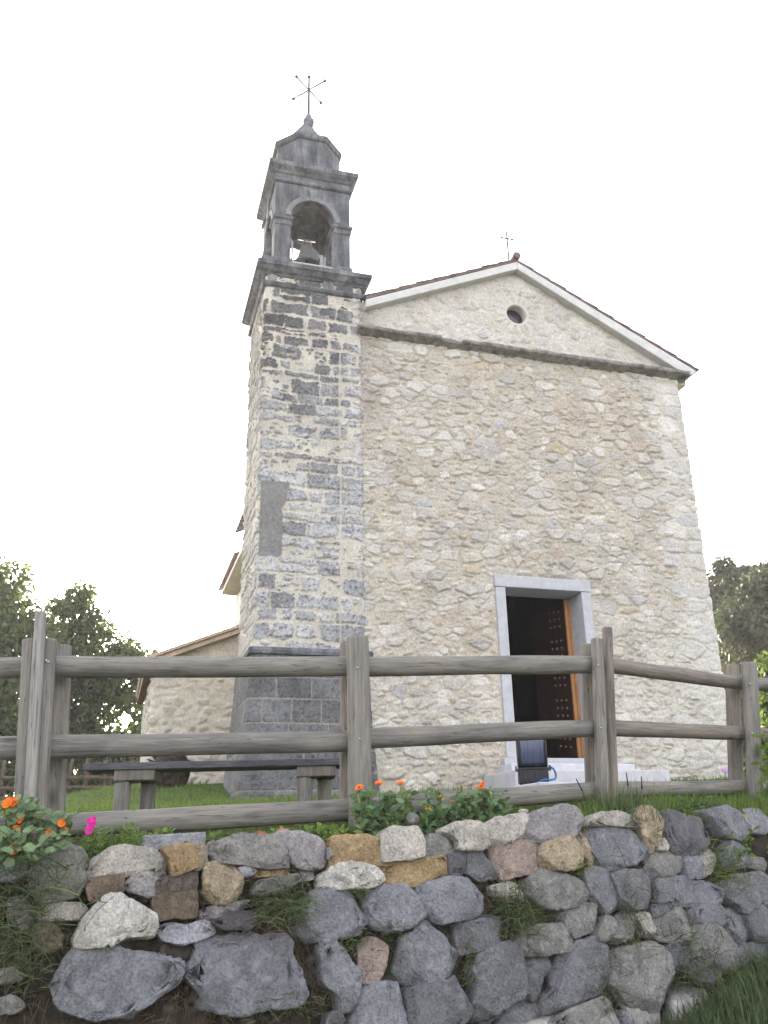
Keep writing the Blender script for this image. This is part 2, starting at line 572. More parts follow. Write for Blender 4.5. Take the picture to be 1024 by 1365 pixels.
# ================================================================== terrain
_WX = np.array([-60, -9, -3.5, -1.9, -0.2, 1.5, 2.9, 4.5, 9, 60.0])
_WY = np.array([4.0, 4.35, 4.48, 4.62, 5.2, 5.9, 6.85, 8.2, 12.0, 40.0])
_WZ = np.array([1.5, 1.52, 1.55, 1.55, 1.58, 1.68, 1.73, 1.80, 2.0, 2.2])
_xs = np.linspace(-20, 20, 2001)
_ker = np.exp(-0.5 * (np.linspace(-3, 3, 121)) ** 2); _ker /= _ker.sum()
_gs = np.convolve(np.interp(np.linspace(-21.2, 21.2, 2121), _WX, _WY), _ker, 'valid')
_zs = np.convolve(np.interp(np.linspace(-21.2, 21.2, 2121), _WX, _WZ), _ker, 'valid')
def gw(x):
    x = np.asarray(x, float)
    return np.where(np.abs(x) < 20, np.interp(x, _xs, _gs), np.interp(x, _WX, _WY))
def zt(x): return np.interp(x, _xs, _zs)
BAT = 0.12
def face_y(x, z): return gw(x) - BAT * (1.65 - z)

def lawn_z(x, y):
    x = np.asarray(x, float); y = np.asarray(y, float)
    pl = 1.29 + 0.015 * np.clip(x, -12, 12) + 0.075 * np.minimum(y, 12) + 0.035 * np.clip(y - 12, 0, 18) + 0.0 * y
    pl = pl + 0.24 * smooth(9.8, 13.5, y) * smooth(-0.8, -2.0, x) * smooth(-5.2, -3.7, x)
    t = np.clip((y - gw(x)) / 0.9, 0, 1)
    return (zt(x) - 0.03) * (1 - t) + np.maximum(pl, zt(x)) * t

def low_z(x, y):
    x = np.asarray(x, float)
    b = np.clip(0.25 + 0.17 * x, 0.12, 0.95)
    return b * np.clip(np.asarray(y) / 5.0, 0, 1.0)

def ground():
    xs = np.concatenate([-np.geomspace(500, 12.5, 22), np.linspace(-12, 12, 121), np.geomspace(12.5, 500, 22)])
    vs = np.concatenate([-np.geomspace(120, 5.2, 14), np.linspace(-5, -0.1, 40), [0.1, 0.13, 0.2], np.linspace(0.3, 12, 90), np.geomspace(12.4, 700, 40)])
    X, Vv = np.meshgrid(xs, vs, indexing='ij')
    Y = gw(X) + Vv
    low = low_z(X, Y)
    hi = lawn_z(X, Y)
    Z = np.where(Vv > 0.15, hi, low)
    nz = fbm(np.stack([X.ravel() * 0.9, Y.ravel() * 0.9, X.ravel() * 0], 1), 3, 5).reshape(X.shape)
    Z = Z + 0.035 * nz * (np.abs(Vv) > 0.3)
    n, k = X.shape
    V = np.stack([X.ravel(), Y.ravel(), Z.ravel()], 1)
    i = np.arange(n - 1)[:, None] * k + np.arange(k - 1)[None]
    F = np.stack([i, i + k, i + k + 1, i + 1], -1).reshape(-1, 4)
    t = np.clip(smooth(0.16, 0.19, Vv.ravel()), 0, 1)
    t = np.maximum(t, smooth(-1.6, -0.3, Vv.ravel()) * 0.9)
    col = mix(np.broadcast_to(np.array([0.26, 0.235, 0.20]), (len(V), 3)), np.broadcast_to(np.array([0.085, 0.125, 0.038]), (len(V), 3)), t)
    o = obj('ground', V, F, M_GROUND, None, True, col)
    props(o, kind='structure')
ground()

# ================================================================== chapel
CHAP = thing('stone_chapel', 'pale rubble stone chapel with gabled front, open doorway and dark bell tower', 'chapel', P(5.5, D, 2.1))
UL, UR = 2.95, 8.2

def sheet(name, path, ds, z0, z1, dz, hc, mat, parent, offs=None, keep=None, soft=0.02, tf=PV, label=None):
    path = np.array(path, float)
    L = np.concatenate([[0], np.cumsum(np.hypot(*np.diff(path, axis=0).T))])
    s = np.arange(0, L[-1] + ds * 0.5, ds)
    pu, pn = np.interp(s, L, path[:, 0]), np.interp(s, L, path[:, 1])
    kk = max(1, int(soft / ds * 2))
    def sm(a):
        ap = np.pad(a, kk, mode='edge')
        ap[:kk] = a[0] - (np.arange(kk, 0, -1)) * (a[1] - a[0])
        ap[-kk:] = a[-1] + (np.arange(1, kk + 1)) * (a[-1] - a[-2])
        w = np.ones(2 * kk + 1) / (2 * kk + 1)
        return np.convolve(ap, w, 'valid')
    pu, pn = sm(pu), sm(pn)
    tu, tn = np.gradient(pu), np.gradient(pn)
    l = np.hypot(tu, tn); tu /= l; tn /= l
    nu, nn = tn, -tu
    z = np.arange(z0, z1 + dz * 0.5, dz)
    Sg, Zg = np.meshgrid(s, z, indexing='ij')
    Ug = np.repeat(pu[:, None], len(z), 1)
    h, c = hc(Sg.ravel(), Ug.ravel(), Zg.ravel())
    off = h.reshape(Sg.shape)
    if offs is not None: off = off + offs(Zg)
    A = np.stack([(Ug + nu[:, None] * off).ravel(), (pn[:, None] + nn[:, None] * off).ravel(), Zg.ravel()], 1)
    n, k = Sg.shape
    i = np.arange(n - 1)[:, None] * k + np.arange(k - 1)[None]
    F = np.stack([i, i + k, i + k + 1, i + 1], -1).reshape(-1, 4)
    if keep is not None:
        cu = Ug.ravel()[F].mean(1); cz = Zg.ravel()[F].mean(1); cs = Sg.ravel()[F].mean(1)
        F = F[keep(cu, cz, cs)]
    return obj(name, tf(A), F, mat, parent, True, c, label)

# ---- colours of the rubble (linear albedo)
MORT = np.array([0.44, 0.402, 0.335])
PAL = [(0.46, 0.445, 0.41), (0.50, 0.48, 0.44), (0.42, 0.415, 0.40), (0.54, 0.53, 0.50), (0.45, 0.415, 0.35), (0.405, 0.405, 0.405), (0.44, 0.37, 0.31), (0.45, 0.39, 0.29)]
CUM = [0.29, 0.50, 0.64, 0.80, 0.93, 0.975, 0.988, 1.0]

def rubble(s, z, seed, cwL=0.29, chL=0.15, cwS=0.15, chS=0.082, big=0.42, bury=0.45, hs=0.034, mort=MORT, pal=PAL, cum=CUM, gap=0.02):
    ws = s + 0.030 * n2(s, z, 6, 2, seed) + 0.010 * n2(s, z, 25, 2, seed + 3)
    wz = z + 0.022 * n2(s, z, 5, 2, seed + 1) + 0.008 * n2(s, z, 28, 2, seed + 4)
    H1, e1, ax, az = cells(ws, wz, cwL, chL, seed, 0.8, 0.5, 0.2)
    H2, e2, bx, bz = cells(ws, wz, cwS, chS, seed + 50, 0.9, 0.65, 0.25)
    cover = n2(s, z, 2.6, 3, seed + 9) * 0.16 + n2(s, z, 13, 3, seed + 8) * 0.11
    useL = H1[0] < big - 0.25 * n2(s, z, 0.8, 2, seed + 14)
    mL = smooth(0.0, 0.085, e1 - gap - cover * 0.55 - 0.10 * H1[4] * bury * 2) * useL
    mS = smooth(0.0, 0.12, e2 - gap * 1.3 - cover * 0.8 - 0.22 * (H2[4] < bury)) * (1 - np.clip(useL * smooth(-0.1, 0.02, e1), 0, 1))
    fL = hs * (0.25 + 0.9 * H1[1]) + hs * 0.9 * ((H1[2] - 0.5) * ax + (H1[3] - 0.35) * az)
    fS = hs * (0.15 + 0.8 * H2[1]) + hs * 0.8 * ((H2[2] - 0.5) * bx + (H2[3] - 0.35) * bz)
    flk = n2(s * 0.7, z * 1.5, 11, 4, seed + 21)
    fine = 0.0055 * n2(s, z, 30, 4, seed + 6) + 0.007 * n2(s, z, 7, 3, seed + 7) + 0.005 * smooth(0.05, 0.16, flk) - 0.010 * smooth(0.34, 0.44, -flk)
    h = mL * np.maximum(fL, 0.004) + mS * np.maximum(fS, 0.003) + fine
    cL = colr(H1[5], pal, cum) * (0.88 + 0.24 * H1[2])[:, None]
    cS = colr(H2[5], pal, cum) * (0.88 + 0.24 * H2[2])[:, None]
    mo = np.array(mort)[None] * (1 + 0.13 * n2(s, z, 3.1, 3, seed + 12))[:, None]
    smear = 0.92 - 0.45 * smooth(0.0, 0.35, n2(s, z, 4.5, 4, seed + 31))      # lime mortar wiped over the stone faces
    c = mix(mix(mo, cL, smooth(0.15, 0.6, mL) * smear), cS, smooth(0.15, 0.6, mS) * 0.9 * smear)
    return h, c, np.maximum(mL, mS)

def gable_z(u):
    return np.where(u < 5.51, 9.985 - (5.51 - u) * 0.432, 9.985 - (u - 5.51) * 0.545)

DOOR = (4.93, 6.075, 2.55, 4.80)
OC = (5.452, 9.205, 0.175)

def facade_hc(s, u, z):
    h, c, m = rubble(s, z, 101, big=0.45)
    # larger pale corner stones down the right edge
    hq, cq, mq = rubble(s, z, 211, cwL=0.42, chL=0.22, cwS=0.22, chS=0.12, big=0.9, bury=0.1, hs=0.022, gap=0.03, mort=(0.50, 0.47, 0.41),
                        pal=[(0.50, 0.49, 0.465), (0.45, 0.45, 0.445), (0.54, 0.53, 0.50)], cum=[0.4, 0.7, 1.0])
    t = smooth(4.72, 4.9, s + 0.22 * (np.sin(z * 13.0) > 0) + 0.10 * n2(s, z, 3, 2, 212))
    h = h * (1 - t) + hq * t
    c = mix(c, cq, t)
    # browner patch in the middle, paler stone low down on the right
    k = smooth(0.0, 0.45, n2(s, z, 0.55, 3, 41) + 0.35 - 0.16 * np.abs(u - 4.6) - 0.12 * np.abs(z - 5.8))
    c = c * (1 - k[:, None] * np.array([0.04, 0.07, 0.11]))
    k = smooth(6.0, 3.2, z) * smooth(5.5, 7.5, u) * 0.35
    c = mix(c, np.broadcast_to(np.array([0.54, 0.525, 0.485]), c.shape), k)
    # the pediment: flatter, more mortar, rounder stones
    h2, c2, m2 = rubble(s, z, 301, cwL=0.24, chL=0.17, cwS=0.14, chS=0.11, big=0.5, bury=0.5, hs=0.018, gap=0.10, mort=(0.50, 0.475, 0.42))
    t = smooth(8.42, 8.5, z)
    h = h * (1 - t) + h2 * t
    c = mix(c, c2, t)
    # smoother, paler repaired plaster low on the wall
    k = smooth(0.15, 0.4, n2(s, z, 0.9, 3, 31)) * smooth(4.6, 3.2, z) * 0.7
    c = mix(c, np.broadcast_to(np.array([0.55, 0.525, 0.47]), c.shape), k * 0.5)
    # grey weathered corner stones near the tower
    k = smooth(3.45, 2.95, u + 0.12 * n2(s, z, 3, 2, 33)) * smooth(6.0, 8.2, z) * 0.25
    c = c * (1 - k)[:, None]
    # voussoirs round the oculus
    r = np.hypot(u - OC[0], z - OC[1]); a = np.arctan2(z - OC[1], u - OC[0])
    ring = smooth(0.36, 0.30, r)
    lines = smooth(0.25, 0.4, np.abs((a * 2.55 + 0.15 * np.sin(5 * a)) % 1 - 0.5) * 2 * 0.9)
    h = h * (1 - ring) + ring * (0.004 + 0.008 * lines)
    c = mix(c, np.stack([0.44 + 0.07 * lines, 0.42 + 0.07 * lines, 0.37 + 0.07 * lines], 1), ring * 0.85)
    # the wall runs flush up to the door surround
    dd = np.maximum(np.maximum(DOOR[0] - 0.16 - u, u - DOOR[1] - 0.16), z - 4.97)
    h = h * smooth(0.0, 0.05, dd)
    return h, c

def facade_keep(u, z, s):
    d = (u > DOOR[0] - 0.05) & (u < DOOR[1] + 0.05) & (z < DOOR[3] + 0.06) & (s < UR - UL - 0.1)
    o = np.hypot(u - OC[0], z - OC[1]) < OC[2] - 0.005
    return ~d & ~(o & (s < UR - UL - 0.1)) & (z < gable_z(u) + 0.12)

sheet('front_wall', [(UL - 0.02, D), (UR, D), (UR, D + 0.9)], 0.0125, 2.0, 10.12, 0.0125, facade_hc, M_MAS, CHAP, keep=facade_keep)

# ---- nave and chancel walls behind the front (plain boxes of wall, hollow)
mb = MB()
def ubox(mb, u0, u1, n0, n1, z0, z1):
    return mb.box((u0, n0, z0), (u1, n1, z1), PV)
ubox(mb, UR - 0.45, UR - 0.01, D + 0.85, D + 9.4, 1.9, 8.55)
ubox(mb, UL + 0.01, UL + 0.45, D + 0.30, D + 9.4, 1.9, 8.75)
ubox(mb, UL + 0.01, UR - 0.01, D + 9.4, D + 9.8, 1.9, 9.7)
ubox(mb, 2.9, 3.3, D + 9.8, D + 12.6, 1.9, 8.0)
ubox(mb, 7.6, 8.0, D + 9.8, D + 12.6, 1.9, 8.0)
ubox(mb, 2.9, 8.0, D + 12.6, D + 13.0, 1.9, 8.0)
mb.obj('nave_wall', mat_plain('plain_rubble_wall', (0.46, 0.43, 0.37), 0.22, 5, 0.95, 0.9, 0.03), CHAP)
# inner lining: room behind the door, its shade painted in as near-black colour
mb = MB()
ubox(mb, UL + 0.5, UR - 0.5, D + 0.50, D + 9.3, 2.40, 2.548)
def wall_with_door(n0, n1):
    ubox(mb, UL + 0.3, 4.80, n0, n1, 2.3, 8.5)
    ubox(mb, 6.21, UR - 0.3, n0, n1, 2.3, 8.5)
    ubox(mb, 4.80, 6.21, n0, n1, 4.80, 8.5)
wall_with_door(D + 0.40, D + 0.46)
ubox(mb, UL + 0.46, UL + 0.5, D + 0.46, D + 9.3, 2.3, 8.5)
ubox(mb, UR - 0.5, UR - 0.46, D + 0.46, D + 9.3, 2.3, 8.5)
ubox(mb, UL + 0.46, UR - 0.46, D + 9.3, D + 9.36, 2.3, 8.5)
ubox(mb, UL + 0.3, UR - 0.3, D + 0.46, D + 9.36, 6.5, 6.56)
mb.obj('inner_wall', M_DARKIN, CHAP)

# ---- door surround
mb = MB(); ubox(mb, 4.775, 6.225, D - 0.035, D + 0.42, 4.80, 4.965)
bevel(mb.obj('door_lintel', M_FRAME, CHAP), 0.012)
for u0, u1 in ((4.785, 4.93), (6.075, 6.215)):
    mb = MB(); ubox(mb, u0, u1, D - 0.028, D + 0.44, 2.552, 4.797)
    bevel(mb.obj('door_jamb', M_FRAME, CHAP), 0.01)
mb = MB(); ubox(mb, 4.72, 6.28, D - 0.10, D + 0.5, 2.46, 2.55)
bevel(mb.obj('threshold', M_FRAME, CHAP), 0.012)
# ---- open door leaf, swung inwards against the right side
mb = MB(); ubox(mb, 5.99, 6.035, D + 0.36, D + 1.42, 2.565, 4.77)
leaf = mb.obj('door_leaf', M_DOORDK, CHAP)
mb = MB(); ubox(mb, 5.985, 6.030, D + 0.315, D + 0.358, 2.56, 4.775)
ubox(mb, 6.040, 6.078, D + 0.325, D + 0.358, 2.56, 4.775)
bevel(mb.obj('door_edge', M_DOOR, leaf), 0.008)
mb = MB()
for zz in np.arange(2.75, 4.7, 0.105):
    for k, nn_ in enumerate((D + 0.52, D + 0.66, D + 0.80)):
        if int(round((zz - 2.75) / 0.105)) % 4 == 3: continue
        mb = MB(); mb.sphere(P(5.986, nn_, zz + 0.02 * k), 0.017, 8, 5); mb.obj('rivet', M_STUD, leaf, True)

# ---- oculus
mb = MB()
K = 40
V, F = [], []
for (r, n) in ((0.205, D - 0.012), (0.172, D - 0.018), (0.160, D + 0.0), (0.160, D + 0.15)):
    for j in range(K):
        a = 2 * math.pi * j / K
        V.append(P(OC[0] + r * math.cos(a), n, OC[1] + r * math.sin(a)))
for i in range(3):
    for j in range(K):
        F.append((i * K + j, i * K + (j + 1) % K, (i + 1) * K + (j + 1) % K, (i + 1) * K + j))
mb.add(V, F)
oc = mb.obj('oculus', mat_plain('oculus_plaster', (0.50, 0.48, 0.43), 0.12, 12, 0.9, 0.4, 0.006), CHAP, True)
mb = MB()
mb.add([P(OC[0] + 0.165 * math.cos(2 * math.pi * j / K), D + 0.13, OC[1] + 0.165 * math.sin(2 * math.pi * j / K)) for j in range(K)], [tuple(range(K))])
mb.obj('pane', M_GLASS, oc)

# ---- rough drip course below the pediment
def course():
    us = np.arange(2.88, 8.36, 0.02)
    prof = [(0.0, 0.045), (0.5, 0.04), (0.97, 0.015), (1.0, -0.015), (0.93, -0.04), (0.0, -0.10)]
    V, F = [], []
    k = len(prof)
    nz = n2(us, us * 0, 2.0, 4, 61); nz2 = n2(us, us * 0 + 3, 6.5, 3, 62); nz3 = n2(us, us * 0 + 5, 1.1, 2, 63)
    for i, u in enumerate(us):
        dep = 0.165 + 0.034 * nz[i] + 0.022 * nz2[i]
        if 4.15 < u < 4.5: dep -= 0.06
        zc = 8.515 + 0.018 * nz3[i]
        for j, (a, b) in enumerate(prof):
            V.append(P(u, D - a * dep + 0.02 * (a == 0), zc + b * (1 + 0.25 * nz2[i])))
    for i in range(len(us) - 1):
        for j in range(k - 1):
            F.append((i * k + j, i * k + j + 1, (i + 1) * k + j + 1, (i + 1) * k + j))
    F.append(tuple(range(k))[::-1]); F.append(tuple((len(us) - 1) * k + j for j in range(k)))
    obj('drip_course', V, F, M_COURSE, CHAP, False)
course()

# ---- gable verge, soffit and roof
def prism(mb, poly, n0, n1):
    k = len(poly)
    V = [P(u, n0, z) for u, z in poly] + [P(u, n1, z) for u, z in poly]
    F = [tuple(range(k)), tuple(range(2 * k - 1, k - 1, -1))]
    for j in range(k):
        F.append((j, j + k, (j + 1) % k + k, (j + 1) % k))
    return mb.add(V, F)
nV = D - 0.13
mb = MB()
prism(mb, [(3.0, 8.985), (5.4715, 10.10), (5.4715, 9.962), (3.0, 8.85)], nV, D + 0.06)
prism(mb, [(5.4735, 10.10), (8.495, 8.57), (8.40, 8.485), (8.268, 8.485), (5.4735, 9.962)], nV, D + 0.06)
vg = mb.obj('verge', M_VERGE, CHAP)
bevel(vg, 0.012)
mb = MB()
ubox(mb, 8.19, 8.40, D + 0.065, D + 9.5, 8.40, 8.47)
ubox(mb, 2.50, 2.96, D + 1.5, D + 13.0, 8.02, 8.12)
mb.obj('eave_soffit', M_SOFFIT, CHAP)
mb = MB()
prism(mb, [(3.0, 9.0), (5.472, 10.11), (8.52, 8.58), (8.545, 8.60), (5.472, 10.155), (3.0, 9.045)], nV + 0.01, D + 1.42)
prism(mb, [(2.42, 8.73), (5.472, 10.11), (8.52, 8.58), (8.545, 8.60), (5.472, 10.155), (2.42, 8.78)], D + 1.421, D + 9.9)
prism(mb, [(2.42, 8.17), (5.44, 9.40), (8.4, 8.0), (8.4, 8.08), (5.44, 9.48), (2.42, 8.25)], D + 9.9, D + 13.2)
rf = mb.obj('roof', M_TILE, CHAP)
# rows of half-round tiles running down both slopes (the first rows show along the verge)
mb = MB()
def tile_row(n, side):
    a = np.array([5.472, 10.145]); b = np.array([8.535, 8.605]) if side > 0 else np.array([2.45, 8.79])
    if side < 0 and n < D + 1.5: b = np.array([3.02, 9.045])
    L = np.linalg.norm(b - a); d = (b - a) / L; nr = np.array([-d[1], d[0]]) * (1 if side > 0 else -1)
    m = int(L / 0.30)
    for i in range(m + 1):
        t0, t1 = i * 0.30 - 0.06, min(i * 0.30 + 0.32, L + 0.02)
        V, F = [], []
        jit = random.uniform(-0.006, 0.006)
        for t, lift, w in ((t0, 0.0, 0.075), (t1, 0.016, 0.085)):
            c = a + d * t + nr * (lift + jit)
            for k in range(7):
                th = math.pi * k / 6
                q = c + nr * (0.030 * math.sin(th))
                V.append(P(q[0], n - w * math.cos(th), q[1]))
        for k in range(6): F.append((k, k + 1, k + 8, k + 7))
        F.append((13, 12, 11, 10, 9, 8, 7)); F.append((0, 1, 2, 3, 4, 5, 6))
        mb.add(V, F)
for r in range(10):
    for sd in (1, -1):
        tile_row(nV + 0.085 + 0.19 * r, sd)
mb.obj('tiles', M_TILE, rf)
mb = MB()
for i in range(7):
    mb.tube([P(5.472, nV - 0.04 + i * 0.4, 10.15 + (0.05 if i == 0 else 0.01)), P(5.472, nV + 0.42 + i * 0.4, 10.13)], [0.062, 0.055], 10)
mb.obj('ridge_tiles', M_TILE, rf)
# ---- small iron cross on the ridge
mb = MB()
q = P(5.68, D + 0.55, 10.04); s_ = (D + 0.55) / D
zc, ztp = 1.55 + (10.62 - 1.55) * s_, 1.55 + (10.75 - 1.55) * s_
mb.sphere(q + [0, 0, 0.22], 0.06, 8, 5)
mb.tube([q + [0, 0, 0.0], q + [0, 0, 0.25]], [0.05, 0.03], 8)
mb.tube([q, np.array([q[0], q[1], ztp])], 0.014, 6)
for sg in (-1, 1):
    e = np.array([q[0], q[1], zc]) + UD * 0.105 * sg
    mb.tube([np.array([q[0], q[1], zc]), e], 0.012, 6)
    mb.sphere(e, 0.019, 6, 4)
mb.obj('roof_cross', M_IRON, CHAP, True)

# ================================================================== bell tower (part of the chapel)
TU0, TU1 = 1.55, 2.95
TN0, TN1 = D - 0.03, D + 1.37
DPAL = [(0.110, 0.113, 0.119), (0.137, 0.141, 0.147), (0.165, 0.169, 0.174), (0.20, 0.203, 0.207), (0.245, 0.247, 0.25), (0.30, 0.30, 0.295)]
DCUM = [0.14, 0.36, 0.60, 0.80, 0.93, 1.0]

def tower_hc(s, u, z):
    front = (s > 1.39) & (s < 2.81)
    ws = s + 0.030 * n2(s, z, 4, 3, 401) + 0.020 * n2(s, z, 13, 3, 411)
    wz = z + 0.034 * n2(s, z, 2.2, 3, 402) + 0.016 * n2(s, z, 12, 3, 412)
    rg_ = np.random.default_rng(4)
    rows = np.concatenate([[3.5], 3.5 + np.cumsum(rg_.choice([0.11, 0.14, 0.17, 0.20, 0.23], 60))])
    r = np.clip(np.searchsorted(rows, wz) - 1, 0, len(rows) - 2)
    zl, zh = rows[r], rows[r + 1]
    cwid = 0.25 + 0.22 * hsh(r, r * 0, r * 0, 13)
    X = ws / cwid + hsh(r, r * 0 + 1, r * 0, 13) * 3
    c0_ = np.floor(X).astype(np.int64)
    jl = lambda q: q + 0.62 * (hsh(q, r, r * 0, 14) - 0.5)
    cc = np.where(X < jl(c0_), c0_ - 1, np.where(X >= jl(c0_ + 1), c0_ + 1, c0_))
    xl, xh = jl(cc) * cwid, jl(cc + 1) * cwid
    X = X * cwid
    H = [hsh(cc, r, r * 0 + 3 + k, 15) for k in range(6)]
    split = (H[0] < 0.10)                      # block made up of two thin courses
    zm = (zl + zh) / 2
    zh2 = np.where(split & (wz < zm), zm, zh); zl2 = np.where(split & (wz >= zm), zm, zl)
    ex = np.minimum(X - xl, xh - X); ez = np.minimum(wz - zl2, zh2 - wz)
    # rounded block corners
    e = np.where((ex < 0.03) & (ez < 0.03), 0.03 - np.hypot(0.03 - ex, 0.03 - ez), np.minimum(ex, ez))
    cov = 0.020 * n2(s, z, 2.4, 3, 403) + 0.030 * n2(s, z, 12, 4, 404) + 0.020 * n2(s, z, 36, 4, 414)
    lost = (H[4] < 0.13)
    m = smooth(0.0, 0.011, e - 0.011 - cov - 0.012 * H[5]) * (1 - lost)
    H2, e2, bx, bz = cells(ws, wz, 0.12, 0.07, 87, 0.9, 0.6, 0.2)
    m2 = smooth(0.0, 0.10, e2 - 0.14 - 0.3 * (H2[4] < 0.5) - cov * 3) * lost * smooth(0.0, 0.02, e)
    m = np.maximum(m, m2)
    big = ~lost
    ax = (X - (xl + xh) / 2) / cwid; bxx = bx
    # mortar joint that separates the tower from the facade
    seam = smooth(0.022, 0.010, np.abs(s - 1.40 - 1.08 - 0.012 * n2(s, z, 3, 2, 409))) * smooth(8.3, 7.9, z)
    m = m * (1 - seam)
    big = H[0] < 0.70
    hh = 0.008 + 0.018 * np.where(big, H[1], H2[1]) + 0.014 * np.where(big, (H[2] - .5) * ax, (H2[2] - .5) * bx) + 0.008 * n2(s, z, 8, 3, 431)
    h = m * hh + 0.006 * n2(s, z, 26, 4, 405) * (0.4 + m)
    c0 = colr(np.where(big, H[5], H2[5]), DPAL, DCUM)
    # weathering: almost black towards the cornice, paler lower down and towards the facade
    up = smooth(6.0, 8.9, z + 0.7 * n2(s, z, 1.3, 3, 406) - 1.6 * smooth(2.45, 2.75, s))
    c0 = c0 * (2.1 - 1.45 * up)[:, None]
    c0 = np.minimum(c0, 0.44)
    sp = smooth(0.12, 0.4, n2(s, z, 45, 4, 407))
    c0 = c0 * (1 - 0.6 * sp)[:, None] * (1 + 0.35 * n2(s, z, 6, 4, 427))[:, None]
    lt = smooth(0.2, 0.45, n2(s, z, 38, 4, 417))
    c0 = mix(c0, np.broadcast_to(np.array([0.40, 0.40, 0.39]), c0.shape), lt * (0.6 - 0.35 * up))
    mo = np.array([0.47, 0.443, 0.385])[None] * (1 + 0.12 * n2(s, z, 4, 3, 408))[:, None]
    mo = mix(mo, mo * 0.78, up * smooth(-0.1, 0.3, n2(s, z, 5, 3, 418)))
    c = mix(mo, c0, smooth(0.2, 0.6, m))
    # large smooth grey slab set in the corner
    ed = 0.04 * n2(s, z, 9, 4, 421)
    sb = smooth(0.0, 0.012, np.minimum(np.minimum(s - 1.405, 1.40 + 0.31 + 0.08 * smooth(5.6, 6.0, z) + ed - s), np.minimum(z - 5.0 - ed * 0.3, 6.04 + ed * 0.4 - z)))
    h = h * (1 - sb) + sb * (0.012 + 0.003 * n2(s, z, 30, 3, 422))
    c = mix(c, np.stack([0.19 + 0.04 * n2(s, z, 25, 4, 423)] * 3, 1) * np.array([1.0, 1.0, 0.98]), sb)
    # side towards the setting sun: its brighter light painted in as pale mortar tone
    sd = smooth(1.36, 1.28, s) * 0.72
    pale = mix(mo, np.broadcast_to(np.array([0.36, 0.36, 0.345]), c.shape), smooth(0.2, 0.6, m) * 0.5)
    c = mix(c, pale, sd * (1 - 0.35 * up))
    return h, c

TOWER = sheet('bell_tower', [(TU0, TN1), (TU0, TN0), (TU1, TN0), (TU1, TN1), (TU0, TN1)], 0.011, 3.7, 9.30, 0.011, tower_hc, M_MAS, CHAP, soft=0.03)

def ash_hc(s, u, z):
    rows = np.array([1.7, 2.16, 2.62, 2.93, 3.22, 3.48, 3.80])
    r = np.clip(np.searchsorted(rows, z) - 1, 0, 5)
    zl, zh = rows[r], rows[r + 1]
    w = np.array([0.62, 0.85, 0.48, 0.36, 0.43, 0.7])[r]
    o = np.array([0.2, 0.55, 0.1, 0.30, 0.05, 0.4])[r]
    q = (s + o + 0.008 * n2(s, z, 6, 2, 501)) / w
    fx = (q - np.floor(q)) * w
    id_ = hsh(np.floor(q).astype(np.int64), r.astype(np.int64), r.astype(np.int64) * 0, 9)
    e = np.minimum(np.minimum(fx, w - fx), np.minimum(z - zl, zh - z)) + 0.004 * n2(s, z, 30, 3, 502)
    m = smooth(0.003, 0.012, e)
    h = 0.012 * m + 0.004 * n2(s, z, 34, 4, 503) + 0.006 * (id_ - 0.5)
    b = (0.115 + 0.05 * id_) * (1 + 0.35 * n2(s, z, 9, 4, 504)) * (1 - 0.45 * smooth(0.1, 0.4, n2(s, z, 50, 3, 505)))
    c = np.stack([b * 0.99, b, b * 1.03], 1)
    wl = smooth(0.25, 0.45, n2(s, z, 16, 4, 506)) * smooth(3.4, 2.6, z) * smooth(1.2, 2.9, s)
    c = mix(c, np.broadcast_to(np.array([0.36, 0.36, 0.36]), c.shape), wl * 0.6)
    c = mix(np.broadcast_to(np.array([0.30, 0.285, 0.25]), c.shape), c, 0.25 + 0.75 * m)
    return h, c
sheet('tower_base', [(TU0, TN1), (TU0, TN0), (TU1, TN0), (TU1, TN1), (TU0, TN1)], 0.012, 1.8, 3.77, 0.012, ash_hc, M_MAS, TOWER,
      offs=lambda z: 0.03 + 0.125 * np.clip((3.77 - z) / 1.75, 0, 1.2) ** 1.2 + 0.03 * (z < 2.13), soft=0.03)

TC = ((TU0 + TU1) / 2, (TN0 + TN1) / 2)
def loft(mb, rings, k=4, cu=TC[0], cn=TC[1], cap=True):
    """stack of k-sided rings (apothem, z)"""
    V, F = [], []
    for r, z in rings:
        R = r / math.cos(math.pi / k)
        for j in range(k):
            a = 2 * math.pi * (j + 0.5) / k
            V.append(P(cu + R * math.cos(a), cn + R * math.sin(a), z))
    for i in range(len(rings) - 1):
        for j in range(k):
            F.append((i * k + j, i * k + (j + 1) % k, (i + 1) * k + (j + 1) % k, (i + 1) * k + j))
    if cap:
        F.append(tuple(range(k - 1, -1, -1))); F.append(tuple((len(rings) - 1) * k + j for j in range(k)))
    return mb.add(V, F)

# ledge stone capping the battered base
mb = MB(); loft(mb, [(0.73, 3.74), (0.775, 3.755), (0.785, 3.80), (0.77, 3.83), (0.705, 3.85)])
bevel(mb.obj('base_ledge', M_CARV, TOWER), 0.006)
# lower string and main cornice
mb = MB(); loft(mb, [(0.70, 9.02), (0.735, 9.035), (0.755, 9.075), (0.745, 9.10), (0.70, 9.115)])
bevel(mb.obj('string_course', M_CARV, TOWER), 0.006)
mb = MB(); loft(mb, [(0.70, 9.205), (0.725, 9.215), (0.735, 9.235), (0.775, 9.26), (0.815, 9.305), (0.838, 9.32), (0.842, 9.385), (0.83, 9.398), (0.60, 9.41)])
bevel(mb.obj('cornice', M_CARV, TOWER), 0.006)

